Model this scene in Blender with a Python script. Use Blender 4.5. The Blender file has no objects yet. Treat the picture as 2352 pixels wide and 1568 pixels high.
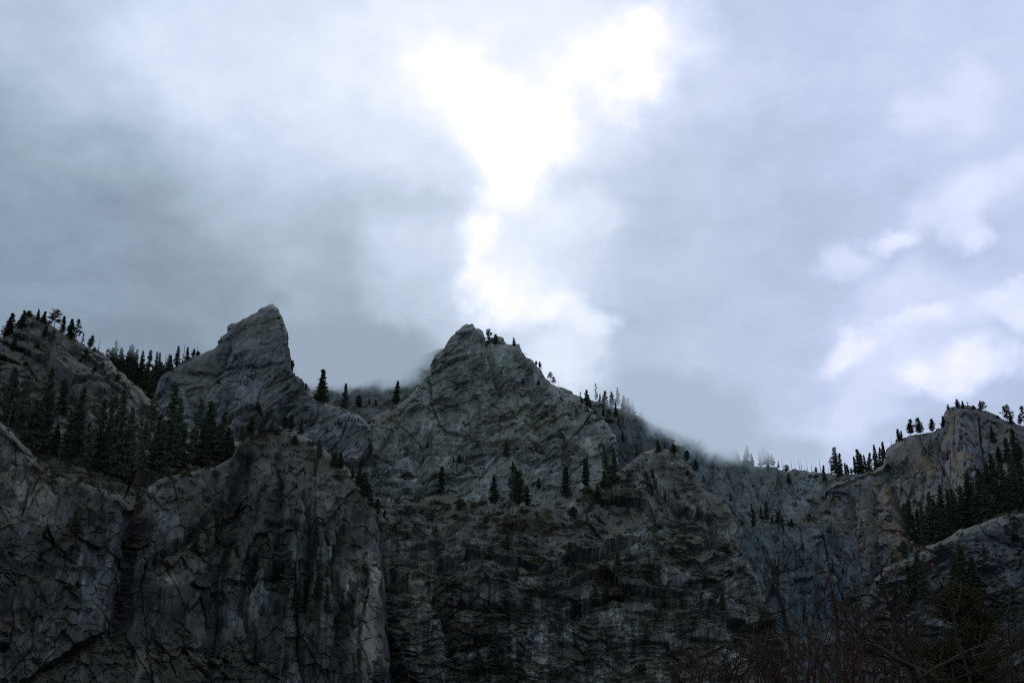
import bpy, math, random
import numpy as np
from mathutils import Vector, Matrix

sc = bpy.context.scene
COL = sc.collection
R = math.radians
sc.view_settings.view_transform = 'Standard'
sc.view_settings.look = 'None'
sc.view_settings.exposure = 0
sc.view_settings.gamma = 1
sc.render.engine = 'CYCLES'
sc.cycles.use_denoising = False
sc.cycles.sample_clamp_indirect = 2.0
sc.cycles.filter_width = 1.1
sc.cycles.max_bounces = 5
sc.cycles.diffuse_bounces = 3
sc.cycles.volume_bounces = 0
sc.cycles.transparent_max_bounces = 8

# ------------------------------------------------------------------ camera
CAM = np.array((0.0, 0.0, 1.7))
PITCH = R(18.5)
HALF = 1176.0
F = HALF / math.tan(R(25.0))
FW = np.array((0.0, math.cos(PITCH), math.sin(PITCH)))
UP = np.array((0.0, -math.sin(PITCH), math.cos(PITCH)))


def ray(px, py):
    px = np.asarray(px, float); py = np.asarray(py, float)
    a = (px - HALF) / F; b = (784.0 - py) / F
    d = FW + b[..., None] * UP
    d[..., 0] += a
    return d


def at(px, py, Y):
    d = ray(px, py)
    return CAM + d * (np.asarray(Y, float) / d[..., 1])[..., None]


def project(P):
    v = P - CAM
    w = v @ FW
    return HALF + F * v[..., 0] / w, 784.0 - F * (v @ UP) / w


cam = bpy.data.cameras.new('camera')
cam.sensor_width = 36.0
cam.lens = 18.0 / math.tan(R(25.0))
cam.clip_start = 0.5
cam.clip_end = 30000
co = bpy.data.objects.new('camera', cam)
COL.objects.link(co)
co.location = CAM
co.rotation_euler = (R(90) + PITCH, 0, 0)
sc.camera = co


# ------------------------------------------------------------------ noise
def h2(ix, iy, seed):
    h = (ix.astype(np.int64) * 374761393 + iy.astype(np.int64) * 668265263 + seed * 1442695041) & 0xffffffff
    h = ((h ^ (h >> 13)) * 1274126177) & 0xffffffff
    h = ((h ^ (h >> 16)) * 2246822519) & 0xffffffff
    return (h ^ (h >> 15)) & 0xffffffff


def f01(h):
    return (h & 0xffff) / 65535.0


def perlin(x, y, seed):
    xi = np.floor(x); yi = np.floor(y)
    fx = x - xi; fy = y - yi
    u = fx * fx * fx * (fx * (fx * 6 - 15) + 10); v = fy * fy * fy * (fy * (fy * 6 - 15) + 10)

    def g(dx, dy):
        a = f01(h2(xi + dx, yi + dy, seed)) * 2 * math.pi
        return np.cos(a) * (fx - dx) + np.sin(a) * (fy - dy)
    n0 = g(0, 0) * (1 - u) + g(1, 0) * u
    n1 = g(0, 1) * (1 - u) + g(1, 1) * u
    return (n0 * (1 - v) + n1 * v) * 1.5


def fbm(x, y, seed, octv=4, gain=0.5):
    s = 0; a = 1.0
    for k in range(octv):
        s = s + a * perlin(x * 2 ** k + 17.3 * k, y * 2 ** k - 9.1 * k, seed + k)
        a *= gain
    return s


def cells(u, v, seed):
    iu = np.floor(u); iv = np.floor(v)
    b1 = np.full(u.shape, 9e9); b2 = np.full(u.shape, 9e9)
    r = [np.zeros(u.shape) for _ in range(5)]
    for dx in (-1, 0, 1):
        for dy in (-1, 0, 1):
            h = h2(iu + dx, iv + dy, seed)
            jx = (h & 0x3ff) / 1023.0; jy = ((h >> 10) & 0x3ff) / 1023.0
            du = u - (iu + dx + jx); dv = v - (iv + dy + jy)
            d = du * du + dv * dv
            near = d < b1
            b2 = np.where(near, b1, np.minimum(b2, d))
            b1 = np.where(near, d, b1)
            hh = h2(iu + dx + 91, iv + dy - 37, seed + 5)
            vals = ((hh & 0x3ff) / 1023.0, ((hh >> 10) & 0x3ff) / 1023.0, ((hh >> 20) & 0x3ff) / 1023.0, du, dv)
            for k in range(5):
                r[k] = np.where(near, vals[k], r[k])
    return r, b2 - b1


def hcrack(a):
    return np.abs(np.sin(a * 12.9898) * 43758.5453) % 1.0


def resample(poly, n):
    p = np.array(poly, float)
    s = np.concatenate(([0], np.cumsum(np.hypot(*np.diff(p, axis=0).T))))
    t = np.linspace(0, s[-1], n)
    return np.interp(t, s, p[:, 0]), np.interp(t, s, p[:, 1]), s[-1]


def rbf(ctrl):
    c = np.array(ctrl, float)
    n = len(c)
    xy = c[:, :2] / 300.0
    d = np.hypot(xy[:, None, 0] - xy[None, :, 0], xy[:, None, 1] - xy[None, :, 1])
    A = np.zeros((n + 3, n + 3))
    A[:n, :n] = d - 0.02 * np.eye(n); A[:n, n] = 1; A[:n, n + 1:] = xy; A[n, :n] = 1; A[n + 1:, :n] = xy.T
    w = np.linalg.solve(A, np.concatenate((c[:, 2], np.zeros(3))))

    def fn(px, py):
        out = w[n] + w[n + 1] * px / 300 + w[n + 2] * py / 300
        for i in range(n):
            out = out + w[i] * np.sqrt((px / 300 - xy[i, 0]) ** 2 + (py / 300 - xy[i, 1]) ** 2 + 0.01)
        return out
    return fn


# ------------------------------------------------------------------ node helpers
class NT:
    def __init__(s, tree):
        s.t = tree; s.n = tree.nodes; s.l = tree.links

    def new(s, typ, **kw):
        nd = s.n.new(typ)
        for k, v in kw.items():
            setattr(nd, k, v)
        return nd

    def put(s, sock, v):
        if isinstance(v, bpy.types.NodeSocket):
            s.l.new(v, sock)
        else:
            sock.default_value = v

    def math(s, op, a, b=None, c=None, clamp=False):
        nd = s.new('ShaderNodeMath', operation=op, use_clamp=clamp)
        for i, v in enumerate((a, b, c)):
            if v is not None:
                s.put(nd.inputs[i], v)
        return nd.outputs[0]

    def vmath(s, op, a, b=None, c=None):
        nd = s.new('ShaderNodeVectorMath', operation=op)
        for i, v in enumerate((a, b, c)):
            if v is not None:
                s.put(nd.inputs[i], v)
        return nd.outputs['Value'] if op in ('LENGTH', 'DOT_PRODUCT', 'DISTANCE') else nd.outputs['Vector']

    def mix(s, fac, a, b, blend='MIX'):
        nd = s.new('ShaderNodeMix', data_type='RGBA', blend_type=blend)
        s.put(nd.inputs[0], fac); s.put(nd.inputs[6], a); s.put(nd.inputs[7], b)
        return nd.outputs[2]

    def mixf(s, fac, a, b):
        nd = s.new('ShaderNodeMix', data_type='FLOAT')
        s.put(nd.inputs[0], fac); s.put(nd.inputs[2], a); s.put(nd.inputs[3], b)
        return nd.outputs[0]

    def rng(s, v, a, b, c=0.0, d=1.0, smooth=True):
        nd = s.new('ShaderNodeMapRange', interpolation_type='SMOOTHSTEP' if smooth else 'LINEAR')
        for i, x in enumerate((v, a, b, c, d)):
            s.put(nd.inputs[i], x)
        return nd.outputs[0]

    def noise(s, vec, scale, detail=4.0, rough=0.55, dist=0.0):
        nd = s.new('ShaderNodeTexNoise')
        s.put(nd.inputs['Vector'], vec); nd.inputs['Scale'].default_value = scale
        nd.inputs['Detail'].default_value = detail; nd.inputs['Roughness'].default_value = rough
        nd.inputs['Distortion'].default_value = dist
        return nd.outputs['Fac']

    def scale(s, vec, xyz, rot=(0, 0, 0)):
        nd = s.new('ShaderNodeMapping')
        s.put(nd.inputs['Vector'], vec); nd.inputs['Scale'].default_value = xyz; nd.inputs['Rotation'].default_value = rot
        return nd.outputs[0]


def lin(c):
    c = np.array(c, float) / 255.0
    return tuple(np.where(c <= 0.04045, c / 12.92, ((c + 0.055) / 1.055) ** 2.4)) + (1.0,)


def mat(name):
    m = bpy.data.materials.new(name)
    m.use_nodes = True
    nt = NT(m.node_tree)
    return m, nt, nt.n['Principled BSDF']


# ------------------------------------------------------------------ world: overcast sky with a bright break in the clouds
SUN_EL, SUN_AZ = R(31.0), R(-1.0)
wd = bpy.data.worlds.new('World')
sc.world = wd
wd.use_nodes = True
W = NT(wd.node_tree)
bg = W.n['Background']
dirv = W.new('ShaderNodeTexCoord').outputs['Generated']
sp = W.new('ShaderNodeSeparateXYZ'); W.l.new(dirv, sp.inputs[0])
az = W.math('ARCTAN2', sp.outputs[0], sp.outputs[1]); el = W.math('ARCSINE', sp.outputs[2])
cb = W.new('ShaderNodeCombineXYZ'); W.l.new(az, cb.inputs[0]); W.l.new(el, cb.inputs[1])
wn = W.new('ShaderNodeTexNoise'); W.l.new(dirv, wn.inputs['Vector'])
wn.inputs['Scale'].default_value = 6.5; wn.inputs['Detail'].default_value = 6.0; wn.inputs['Roughness'].default_value = 0.55
warp = W.vmath('MULTIPLY_ADD', wn.outputs['Color'], (0.20, 0.18, 0.0), (-0.10, -0.09, 0.0))
P = W.vmath('ADD', cb.outputs[0], warp)


def azel(px, py):
    d = ray(px, py); d = d / np.linalg.norm(d)
    return math.atan2(d[0], d[1]), math.asin(d[2])


SKY = [  # centre, radii (pixels of the photograph), tone, strength
    (100, 520, 900, 520, .595, .9), (250, 760, 900, 260, .555, .95), (0, 480, 480, 420, .575, .8), (640, 700, 420, 200, .565, .8),
    (720, 530, 460, 330, .70, .8), (880, 730, 400, 190, .67, .8), (840, 800, 340, 170, .635, .92), (960, 640, 180, 200, .72, .7),
    (560, 140, 640, 300, .89, .9), (0, 0, 330, 300, .73, .85), (330, 330, 420, 180, .76, .5), (800, 330, 330, 220, .855, .7), (1000, 340, 190, 170, .88, .7),
    (1950, 380, 800, 620, .80, .95), (1500, 400, 460, 240, .755, .95), (1720, 600, 560, 300, .735, .9), (1430, 640, 190, 200, .78, .6), (1560, 860, 480, 240, .735, .9),
    (1830, 960, 420, 170, .755, .8), (2280, 120, 350, 330, .835, .8), (1600, 200, 330, 160, .86, .5), (2330, 640, 190, 190, .78, .7),
    (900, 90, 420, 260, .93, .8), (1180, 230, 480, 330, .93, .75), (1220, 640, 300, 300, .89, .65),
    (1150, 10, 480, 170, .95, .85), (1000, 70, 290, 150, .97, .8), (1440, 110, 330, 130, 1.03, .9), (1120, 180, 330, 170, 1.03, .95), (1170, 280, 250, 150, 1.04, .95),
    (1145, 370, 120, 140, 1.0, .9), (1165, 455, 110, 120, .99, .85), (1000, 700, 200, 170, .75, .6), (1115, 580, 120, 95, 1.02, .9), (1185, 655, 130, 90, 1.01, .9),
    (1285, 725, 150, 75, 1.0, .85), (1365, 790, 130, 60, .98, .8), (1330, 500, 150, 130, .94, .6), (1180, 90, 150, 110, .93, .8),
    (1230, 560, 130, 170, .92, .7), (980, 590, 150, 120, .86, .6), (1330, 620, 130, 150, .88, .6), (1250, 850, 180, 90, .90, .8), (1340, 860, 130, 70, .9, .6),
    (2000, 590, 80, 55, .94, .8), (2180, 590, 80, 60, .95, .8), (1900, 655, 120, 65, .90, .7), (2150, 510, 180, 90, .92, .7),
    (2280, 440, 160, 90, .93, .7), (2130, 250, 100, 110, .90, .7), (2080, 800, 320, 170, .885, .8), (1985, 845, 125, 60, 1.0, .75), (2110, 800, 80, 45, .98, .7),
    (2220, 890, 150, 65, 1.0, .8), (2300, 770, 140, 60, .97, .75), (2090, 870, 110, 80, .88, .8), (2000, 980, 260, 90, .90, .7), (1750, 770, 250, 130, .77, .5),
]
val = W.rng(el, R(0), R(60), .74, .86)
for (px, py, rx, ry, tone, st) in SKY:
    a, e = azel(px, py)
    sx, sy = F / rx, F / ry
    q = W.vmath('MULTIPLY_ADD', P, (sx, sy, 0.0), (-a * sx, -e * sy, 0.0))
    w_ = W.rng(W.vmath('LENGTH', q), 0.25, 1.0, st, 0.0)
    val = W.mixf(w_, val, tone)
fine = W.noise(W.scale(dirv, (1, 1, 1.6)), 14.0, 7.0, 0.6)
val = W.math('MULTIPLY_ADD', W.math('SUBTRACT', fine, 0.5), 0.17, val)
ramp = W.new('ShaderNodeValToRGB'); W.l.new(W.rng(val, .5, 1.1, 0, 1, False), ramp.inputs[0])
stops = [(.5, (116, 132, 151)), (.56, (130, 148, 168)), (.64, (151, 171, 189)), (.72, (175, 193, 214)), (.80, (195, 209, 232)), (.88, (216, 228, 249)), (.95, (236, 243, 255)), (1.0, (256, 257, 258)), (1.1, (262, 262, 260))]
el_ = ramp.color_ramp.elements
for i, (p, c) in enumerate(stops):
    e_ = el_[i] if i < 2 else el_.new(0.5)
    e_.position = (p - .5) / .6
for i, (p, c) in enumerate(stops):
    el_[i].position = (p - .5) / .6; el_[i].color = lin(c)
nish = W.new('ShaderNodeTexSky', sky_type='NISHITA', sun_disc=False)
nish.sun_elevation = SUN_EL; nish.sun_rotation = SUN_AZ
nb = W.mix(1.0, nish.outputs[0], (.1, .1, .1, 1), 'MULTIPLY')
cloud = W.mix(W.rng(az, R(2), R(18)), ramp.outputs[0], W.mix(1.0, ramp.outputs[0], (.99, .972, 1.045, 1), 'MULTIPLY'))
# sky out of view behind the camera, dimmed to set the rock brightness
dim = W.rng(sp.outputs[1], -0.4, 0.75, 0.62, 1.0)
scn = W.new('ShaderNodeVectorMath', operation='SCALE'); W.l.new(cloud, scn.inputs[0]); W.put(scn.inputs['Scale'], dim); cloud = scn.outputs[0]
W.l.new(W.mix(0.04, cloud, nb), bg.inputs[0])
bg.inputs[1].default_value = 1.0

sun = bpy.data.lights.new('sun', 'SUN')
sun.energy = 0.3; sun.angle = R(22); sun.color = (1.0, .97, .93)
so = bpy.data.objects.new('sun', sun)
COL.objects.link(so)
sdir = Vector((math.sin(SUN_AZ) * math.cos(SUN_EL), math.cos(SUN_AZ) * math.cos(SUN_EL), math.sin(SUN_EL)))
so.rotation_euler = sdir.to_track_quat('Z', 'Y').to_euler()
so.location = (0, 400, 900)


# ------------------------------------------------------------------ object helpers
def tag(o, label=None, cat=None, group=None, kind=None):
    for k, v in (('label', label), ('category', cat), ('group', group), ('kind', kind)):
        if v:
            o[k] = v
    return o


def mesh_np(name, V, quads=None, tris=None, smooth=False):
    me = bpy.data.meshes.new(name)
    V = np.asarray(V, np.float32)
    me.vertices.add(len(V)); me.vertices.foreach_set('co', V.ravel())
    parts = []; tot = []
    if quads is not None and len(quads):
        parts.append(np.asarray(quads, np.int32).ravel()); tot.append(np.full(len(quads), 4, np.int32))
    if tris is not None and len(tris):
        parts.append(np.asarray(tris, np.int32).ravel()); tot.append(np.full(len(tris), 3, np.int32))
    lv = np.concatenate(parts); tot = np.concatenate(tot)
    me.loops.add(len(lv)); me.loops.foreach_set('vertex_index', lv)
    me.polygons.add(len(tot))
    me.polygons.foreach_set('loop_start', np.concatenate(([0], np.cumsum(tot)[:-1])).astype(np.int32))
    me.polygons.foreach_set('loop_total', tot)
    me.polygons.foreach_set('use_smooth', np.full(len(tot), smooth, bool))
    me.update(calc_edges=True)
    return me


def link(name, me, m=None, parent=None):
    o = bpy.data.objects.new(name, me)
    COL.objects.link(o)
    if m and not me.materials:
        me.materials.append(m)
    if parent:
        o.parent = parent
    return o


# ------------------------------------------------------------------ rock material
def rock_mat(name, base, tint2, streak=0.5, moss=0.5, tan=(.30, .20, .12), moss_n=0.62, grain=(1, 1, 1.9), dark=1.0):
    m, N, b = mat(name)
    geo = N.new('ShaderNodeNewGeometry')
    pos = geo.outputs['Position']
    at_ = N.new('ShaderNodeAttribute', attribute_name='paint')
    ps = N.new('ShaderNodeSeparateColor'); N.l.new(at_.outputs['Color'], ps.inputs[0])
    tone = N.new('ShaderNodeAttribute', attribute_name='tone').outputs['Fac']
    n1 = N.noise(pos, 0.018, 5, .6); n2 = N.noise(pos, 0.11, 5, .65); n3 = N.noise(pos, 0.5, 4, .7)
    c = N.mix(N.rng(n1, .40, .60), base + (1,), tint2 + (1,))
    lc = N.noise(pos, .045, 5, .7, .6)
    c = N.mix(N.rng(lc, .56, .70, 0, .55), c, (base[0] * 1.05, base[1] * 1.12, base[2] * .88, 1))
    c = N.mix(N.rng(N.noise(N.scale(pos, (1, 1, .5)), .07, 4, .7), .62, .74, 0, .4), c, (base[0] * 1.4, base[1] * 1.25, base[2] * 1.0, 1))
    k = N.math('MULTIPLY', N.rng(tone, 0, 1, .42, 1.52, False), N.rng(n2, .25, .75, .70, 1.32, False))
    k = N.math('MULTIPLY', k, N.rng(n3, .2, .8, .80, 1.20, False))
    for fs, th_, dk, rt in ((.022, .012, .60 if grain[2] > 1 else .78, 25), (.060, .014, .72 if grain[2] > 1 else .84, -12)):
        rn = N.math('ABSOLUTE', N.math('SUBTRACT', N.noise(N.scale(pos, grain, (0, R(rt if grain[2] > 1 else rt * .25), 0)), fs, 5, .58, .1), .5))
        k = N.math('MULTIPLY', k, N.rng(rn, 0.0, th_, dk, 1.0))
    # pale scars and dark water streaks running down the faces
    sv = N.scale(pos, (1, .35, .07))
    s1 = N.noise(sv, 0.11, 4, .6, .4)
    k = N.math('MULTIPLY', k, N.rng(s1, .42, .58, 1.0 - .60 * streak, 1.0 + .38 * streak))
    s2 = N.noise(N.scale(pos, (1, .35, .05), (0, R(4), 0)), .34, 3, .6, .2)
    k = N.math('MULTIPLY', k, N.rng(s2, .40, .60, 1.0 - .38 * streak, 1.0 + .30 * streak))
    k = N.math('MULTIPLY', k, dark)
    k = N.math('MULTIPLY', k, N.mixf(ps.outputs[2], 1.0, .42))  # third paint channel darkens chosen patches, many of them in clefts
    v = N.new('ShaderNodeVectorMath', operation='SCALE'); N.l.new(c, v.inputs[0]); N.l.new(k, v.inputs['Scale'])
    c = v.outputs[0]
    tn = N.math('MULTIPLY', ps.outputs[0], N.rng(N.noise(N.scale(pos, (1, .4, .12)), .10, 5, .65, .4), .445, .56))
    tv = N.new('ShaderNodeVectorMath', operation='SCALE'); tv.inputs[0].default_value = tan; N.l.new(N.rng(n2, .3, .7, .7, 1.3, False), tv.inputs['Scale'])
    c = N.mix(tn, c, tv.outputs[0])
    # turf and moss on the ledges
    sn = N.new('ShaderNodeSeparateXYZ'); N.l.new(geo.outputs['Normal'], sn.inputs[0])
    up = N.rng(N.math('MULTIPLY_ADD', N.noise(pos, .06, 4, .6), .5, sn.outputs[2]), moss_n, moss_n + .22)
    up = N.math('MULTIPLY', up, moss)
    gm = N.math('MULTIPLY', ps.outputs[1], N.rng(N.math('MULTIPLY_ADD', ps.outputs[1], .2, N.math('MULTIPLY_ADD', sn.outputs[2], .30, N.noise(pos, .12, 5, .7))), .38, .54))
    gr = N.math('MAXIMUM', up, gm)
    n4 = N.noise(pos, .05, 3)
    gc = N.mix(N.rng(n4, .35, .65), (.034, .046, .022, 1), (.072, .062, .030, 1))
    c = N.mix(gr, c, gc)
    N.l.new(c, b.inputs['Base Color'])
    b.inputs['Roughness'].default_value = .78
    b.inputs['Specular IOR Level'].default_value = .3
    bp = N.new('ShaderNodeBump'); bp.inputs['Distance'].default_value = .5; bp.inputs['Strength'].default_value = .5
    N.l.new(N.math('ADD', N.noise(pos, .35, 5, .7), N.math('MULTIPLY', n2, .8)), bp.inputs['Height'])
    N.l.new(bp.outputs[0], b.inputs['Normal'])
    return m


LAY = {}


def layer(name, label, top, bot, ctrl, m, octs, seed, step=1.5, rnd=(30, 40), paint=(), rough=1.0, strata=(), folds=(), spread=0.5, back=220, steep=1, y0=1e9):
    """A rock face: a skyline from TOP down to the level BOT, its distances interpolated between CTRL, fractured by OCTS."""
    n = int(resample(top, 10)[2] / step)
    tx, ty, _ = resample(top, n)
    s = np.linspace(0, 1, n)
    if isinstance(bot, (int, float)):
        bx = tx * (1 - spread) + (tx[0] + (tx[-1] - tx[0]) * s) * spread
        by = np.full(n, float(bot))
    else:
        bx, by, _ = resample(bot, n)
    by = np.maximum(by, ty + 25)
    nr = int(np.percentile(np.hypot(bx - tx, by - ty), 90) / step)
    t = np.linspace(0, 1, nr)[:, None]
    px = tx + (bx - tx) * t; py = ty + (by - ty) * t
    if steep != 1:
        ctrl = [(a_, b_, y0 + (Y_ - y0) * steep if Y_ < y0 else Y_) for a_, b_, Y_ in ctrl]
    D = rbf(ctrl)(px, py)
    dist = np.hypot(px - tx, py - ty)
    q = np.clip(1 - dist / rnd[0], 0, 1)
    D = D + rnd[1] * (1 - np.sqrt(np.maximum(1 - q * q * .98, 0)))
    Pm = at(px, py, D)
    gr_ = np.gradient(Pm, axis=0); gc_ = np.gradient(Pm, axis=1)
    N_ = np.cross(gr_, gc_)
    N_ /= np.linalg.norm(N_, axis=2, keepdims=True) + 1e-9
    toward = CAM - Pm
    N_ *= np.sign((N_ * toward).sum(2, keepdims=True))
    k0 = float(np.median(D)) / F
    x = px * k0; z = -py * k0
    x, z = x + 3 * fbm(x / 80, z / 80, seed + 11, 2) + .3 * perlin(x / 4, z / 4, seed + 12), z + 3 * fbm(x / 80 + 7, z / 80, seed + 23, 2) + .3 * perlin(x / 4 + 3, z / 4, seed + 13)
    disp = np.zeros_like(x); tone = np.zeros_like(x); tw = 0; joint = np.zeros_like(x); scar = np.zeros_like(x); rim = np.zeros_like(x)
    for i, (lu, lv, th, amp) in enumerate(octs):
        ca, sa = math.cos(R(th)), math.sin(R(th))
        u = (x * ca + z * sa) / lu; v = (-x * sa + z * ca) / lv
        (r1, r2, r3, du, dv), e = cells(u, v, seed + 101 * i)
        brk = np.clip(.62 + 1.25 * fbm(x / (2.2 * lu + 12), z / (2.2 * lu + 12), seed + 60 + i, 2), 0.05, 1.3)
        disp += amp * brk * ((r1 - .5) * .9 + (r2 - .5) * du * 1.2 + ((r3 - .5) * 1.3 - .55) * dv)
        ck = np.exp(-e / .04) * (hcrack(r1 * 977 + r2 * 331) > .4) * np.clip(.2 + 1.9 * fbm(x / (lu * .9), z / (lu * .9), seed + 140 + i, 2), 0, 1)
        disp -= amp * brk * 1.2 * ck
        rim = np.maximum(rim, np.exp(-((e - .14) / .07) ** 2) * (dv > 0) * (hcrack(r3 * 431 + r1 * 77) > .45) * (.4, .8, 1, .8)[min(i, 3)])  # paler slab lips: weathered edges plus a highlight painted into the tone
        joint = np.maximum(joint, ck * (.9, .8, .7, .4)[min(i, 3)])  # darker joints: dirt and lichen, plus crevice shade painted into the tone
        if i in (1, 2):
            scar = np.maximum(scar, (hcrack(r2 * 613 + r3 * 211) > .93) * np.clip(1.4 - e * 0, 0, 1) * np.clip(.5 + 2 * fbm(x / 30, z / 30, seed + 80, 2), 0, 1))
        wgt = (1.0, .9, .8, .6, .5)[min(i, 4)]
        tone += wgt * r3; tw += wgt
    disp += rough * (9.0 * fbm(x / 110, z / 110, seed + 3, 3, .45) + .35 * fbm(x / 5, z / 5, seed + 4, 2, .6))
    for L_, th, amp in strata:
        ca, sa = math.cos(R(th)), math.sin(R(th))
        v = (-x * sa + z * ca) / L_ + .8 * fbm(x / 70, z / 40, seed + 41, 3)
        fr = v - np.floor(v)
        disp += amp * (fr ** 1.6) * np.clip(.5 + 1.6 * fbm(x / 50, z / 50, seed + 47, 2), 0, 1.4)
    wob = 5 * fbm(px / 30, py / 30, seed + 90, 3)
    for (pl, wpx, am) in folds:
        pl = np.array(pl, float); best = np.full(px.shape, 1e9); sgn = np.zeros_like(px)
        for (ax, ay), (cx_, cy_) in zip(pl[:-1], pl[1:]):
            ex, ey = cx_ - ax, cy_ - ay; L2 = ex * ex + ey * ey
            tt_ = np.clip(((px + wob - ax) * ex + (py + wob - ay) * ey) / L2, 0, 1)
            ddx = px + wob - ax - tt_ * ex; ddy = py + wob - ay - tt_ * ey
            d2 = np.hypot(ddx, ddy); nr_ = d2 < best
            best = np.where(nr_, d2, best); sgn = np.where(nr_, np.sign(ex * ddy - ey * ddx), sgn)
        if am[0] == 'v':      # a cleft
            disp -= am[1] * np.exp(-(best / wpx) ** 2)
        else:                 # a step: the side to the right of the drawn line stands proud, and dies out away from it
            disp += am[1] * np.exp(-best / wpx) * (sgn > 0)
    fade = np.clip(dist / 26.0, .34, 1)
    Pd = Pm + N_ * (disp * fade)[..., None]
    tone = ((tone / tw - .5) * 1.7 + .48 + .35 * scar + .22 * rim) * (1 - .6 * joint)
    # the far side, falling away behind the skyline
    rows = []
    for k, (dy, dz) in enumerate(((14, -2), (40, -14), (90, -60), (back, -back * .9))):
        b = Pd[0].copy(); j = 5 * (k + 1) * fbm(np.arange(n) / 25.0, np.full(n, k * 3.0), seed + 70, 3)
        b[:, 1] += dy + j; b[:, 2] += dz + j * .4
        b[:, 0] *= (1 + dy / 3000)
        rows.append(b)
    Bk = np.array(rows[::-1])
    G = np.concatenate((Bk, Pd))
    nb_ = len(rows)
    NR = G.shape[0]
    idx = np.arange(NR * n).reshape(NR, n)
    q4 = np.stack((idx[:-1, :-1], idx[1:, :-1], idx[1:, 1:], idx[:-1, 1:]), -1).reshape(-1, 4)
    me = mesh_np(name, G.reshape(-1, 3), quads=q4, smooth=False)
    pc = np.zeros((NR, n, 4), np.float32); pc[..., 3] = 1
    for (cx, cy, rx, ry, val_, ch) in paint:
        g = np.exp(-(((px - cx) / rx) ** 2 + ((py - cy) / ry) ** 2)) * val_
        pc[nb_:, :, ch] = np.clip(np.maximum(pc[nb_:, :, ch], g), 0, 1)
    a = me.attributes.new('paint', 'FLOAT_COLOR', 'POINT'); a.data.foreach_set('color', pc.ravel())
    a = me.attributes.new('tone', 'FLOAT', 'POINT')
    tt = np.full((NR, n), .5, np.float32); tt[nb_:] = np.clip(tone, 0, 1)
    a.data.foreach_set('value', tt.ravel())
    o = link(name, me, m)
    tag(o, label, kind='structure')
    qx, qy = project(Pd)
    gr2 = np.gradient(Pd, axis=0); gc2 = np.gradient(Pd, axis=1)
    nz = np.cross(gr2, gc2); nz = np.abs(nz[..., 2]) / (np.linalg.norm(nz, axis=2) + 1e-9)
    LAY[name + str(seed)] = dict(P=Pd.reshape(-1, 3), x=qx.ravel(), y=qy.ravel(), g=pc[nb_:, :, 1].ravel(), nz=nz.ravel())
    LAY[seed] = LAY[name + str(seed)]
    return o


granite = rock_mat('pale_granite', (.275, .312, .288), (.184, .230, .190), streak=.35, moss=.45, tan=(.33, .30, .20), moss_n=.66, dark=.90)
horn_rock = rock_mat('grey_granite', (.165, .200, .206), (.088, .122, .112), streak=.45, moss=.45, tan=(.23, .24, .12), moss_n=.66, dark=0.82)
dark_rock = rock_mat('dark_wet_shaded_granite', (.088, .104, .099), (.028, .035, .033), streak=1.0, moss=.5, tan=(.35, .33, .26), moss_n=.68, dark=0.92, grain=(2.1, 1, .45))  # wet granite, with valley shade put into its darker base colour
ledge_rock = rock_mat('ledgy_granite', (.174, .196, .184), (.058, .071, .064), streak=.8, moss=.8, tan=(.40, .38, .30), moss_n=.66, dark=1.12)
hill_rock = rock_mat('scrubby_granite', (.150, .172, .160), (.052, .066, .056), streak=.3, moss=.75, tan=(.17, .13, .08), moss_n=.62, dark=0.86)
far_rock = rock_mat('haze_tinted_cliff', (.112, .156, .170), (.056, .088, .098), streak=.55, moss=.5, tan=(.26, .24, .19), moss_n=.68, dark=1.00, grain=(2.1, 1, .45))  # blue cast and lightness are distance haze put into the rock colour
rust_rock = rock_mat('rust_streaked_cliff', (.080, .106, .126), (.028, .040, .052), streak=1.0, moss=.5, tan=(.33, .215, .125), moss_n=.68, dark=0.95, grain=(2.1, 1, .45))  # bluish base has distance haze mixed into the colour; rust streaks are real
slab_rock = rock_mat('pale_blue_slab', (.112, .138, .158), (.050, .066, .080), streak=.45, moss=.55, moss_n=.66, dark=0.90)

DIAG = [(62, 32, 32, 8), (27, 11, 14, 4.2), (13, 5, 38, 2.5), (6.5, 2.3, 12, 1.4)]
BLOCK = [(55, 30, 4, 9), (27, 10, 2, 5.0), (13, 4.5, -6, 3.0), (6.5, 2.3, 6, 1.6)]
SLAB = [(42, 30, 20, 11), (18, 11, -16, 5.0), (9, 5, 30, 3.0), (5, 2.8, 0, 1.6)]
VERT = [(30, 95, 6, 8), (12, 40, 4, 3.6), (6, 17, 8, 2.2), (3.5, 7, 20, 1.3)]

# back slope between the two summits
layer('mountain', 'fog topped granite slope between the horn peak and the broad peak',
      [(640, 862), (700, 850), (760, 842), (830, 832), (900, 826), (960, 815), (1020, 800), (1080, 800)], 1010,
      [(640, 850, 2050), (860, 830, 2080), (1080, 800, 2000), (640, 1010, 1680), (860, 1000, 1640), (1080, 1010, 1700)],
      horn_rock, DIAG, 1, step=2.0, paint=[(860, 925, 120, 14, .8, 1), (760, 935, 70, 14, .7, 1)])

# forested dip behind the wooded knob
layer('hillside', 'forest floor in the dip between the wooded knob and the horn peak',
      [(200, 850), (260, 850), (330, 860), (390, 850), (440, 828), (480, 822)], 1010,
      [(200, 850, 1450), (480, 820, 1550), (200, 1010, 1200), (480, 1010, 1300)],
      hill_rock, DIAG, 2, step=3, paint=[(330, 900, 200, 100, 1, 1)])

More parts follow.
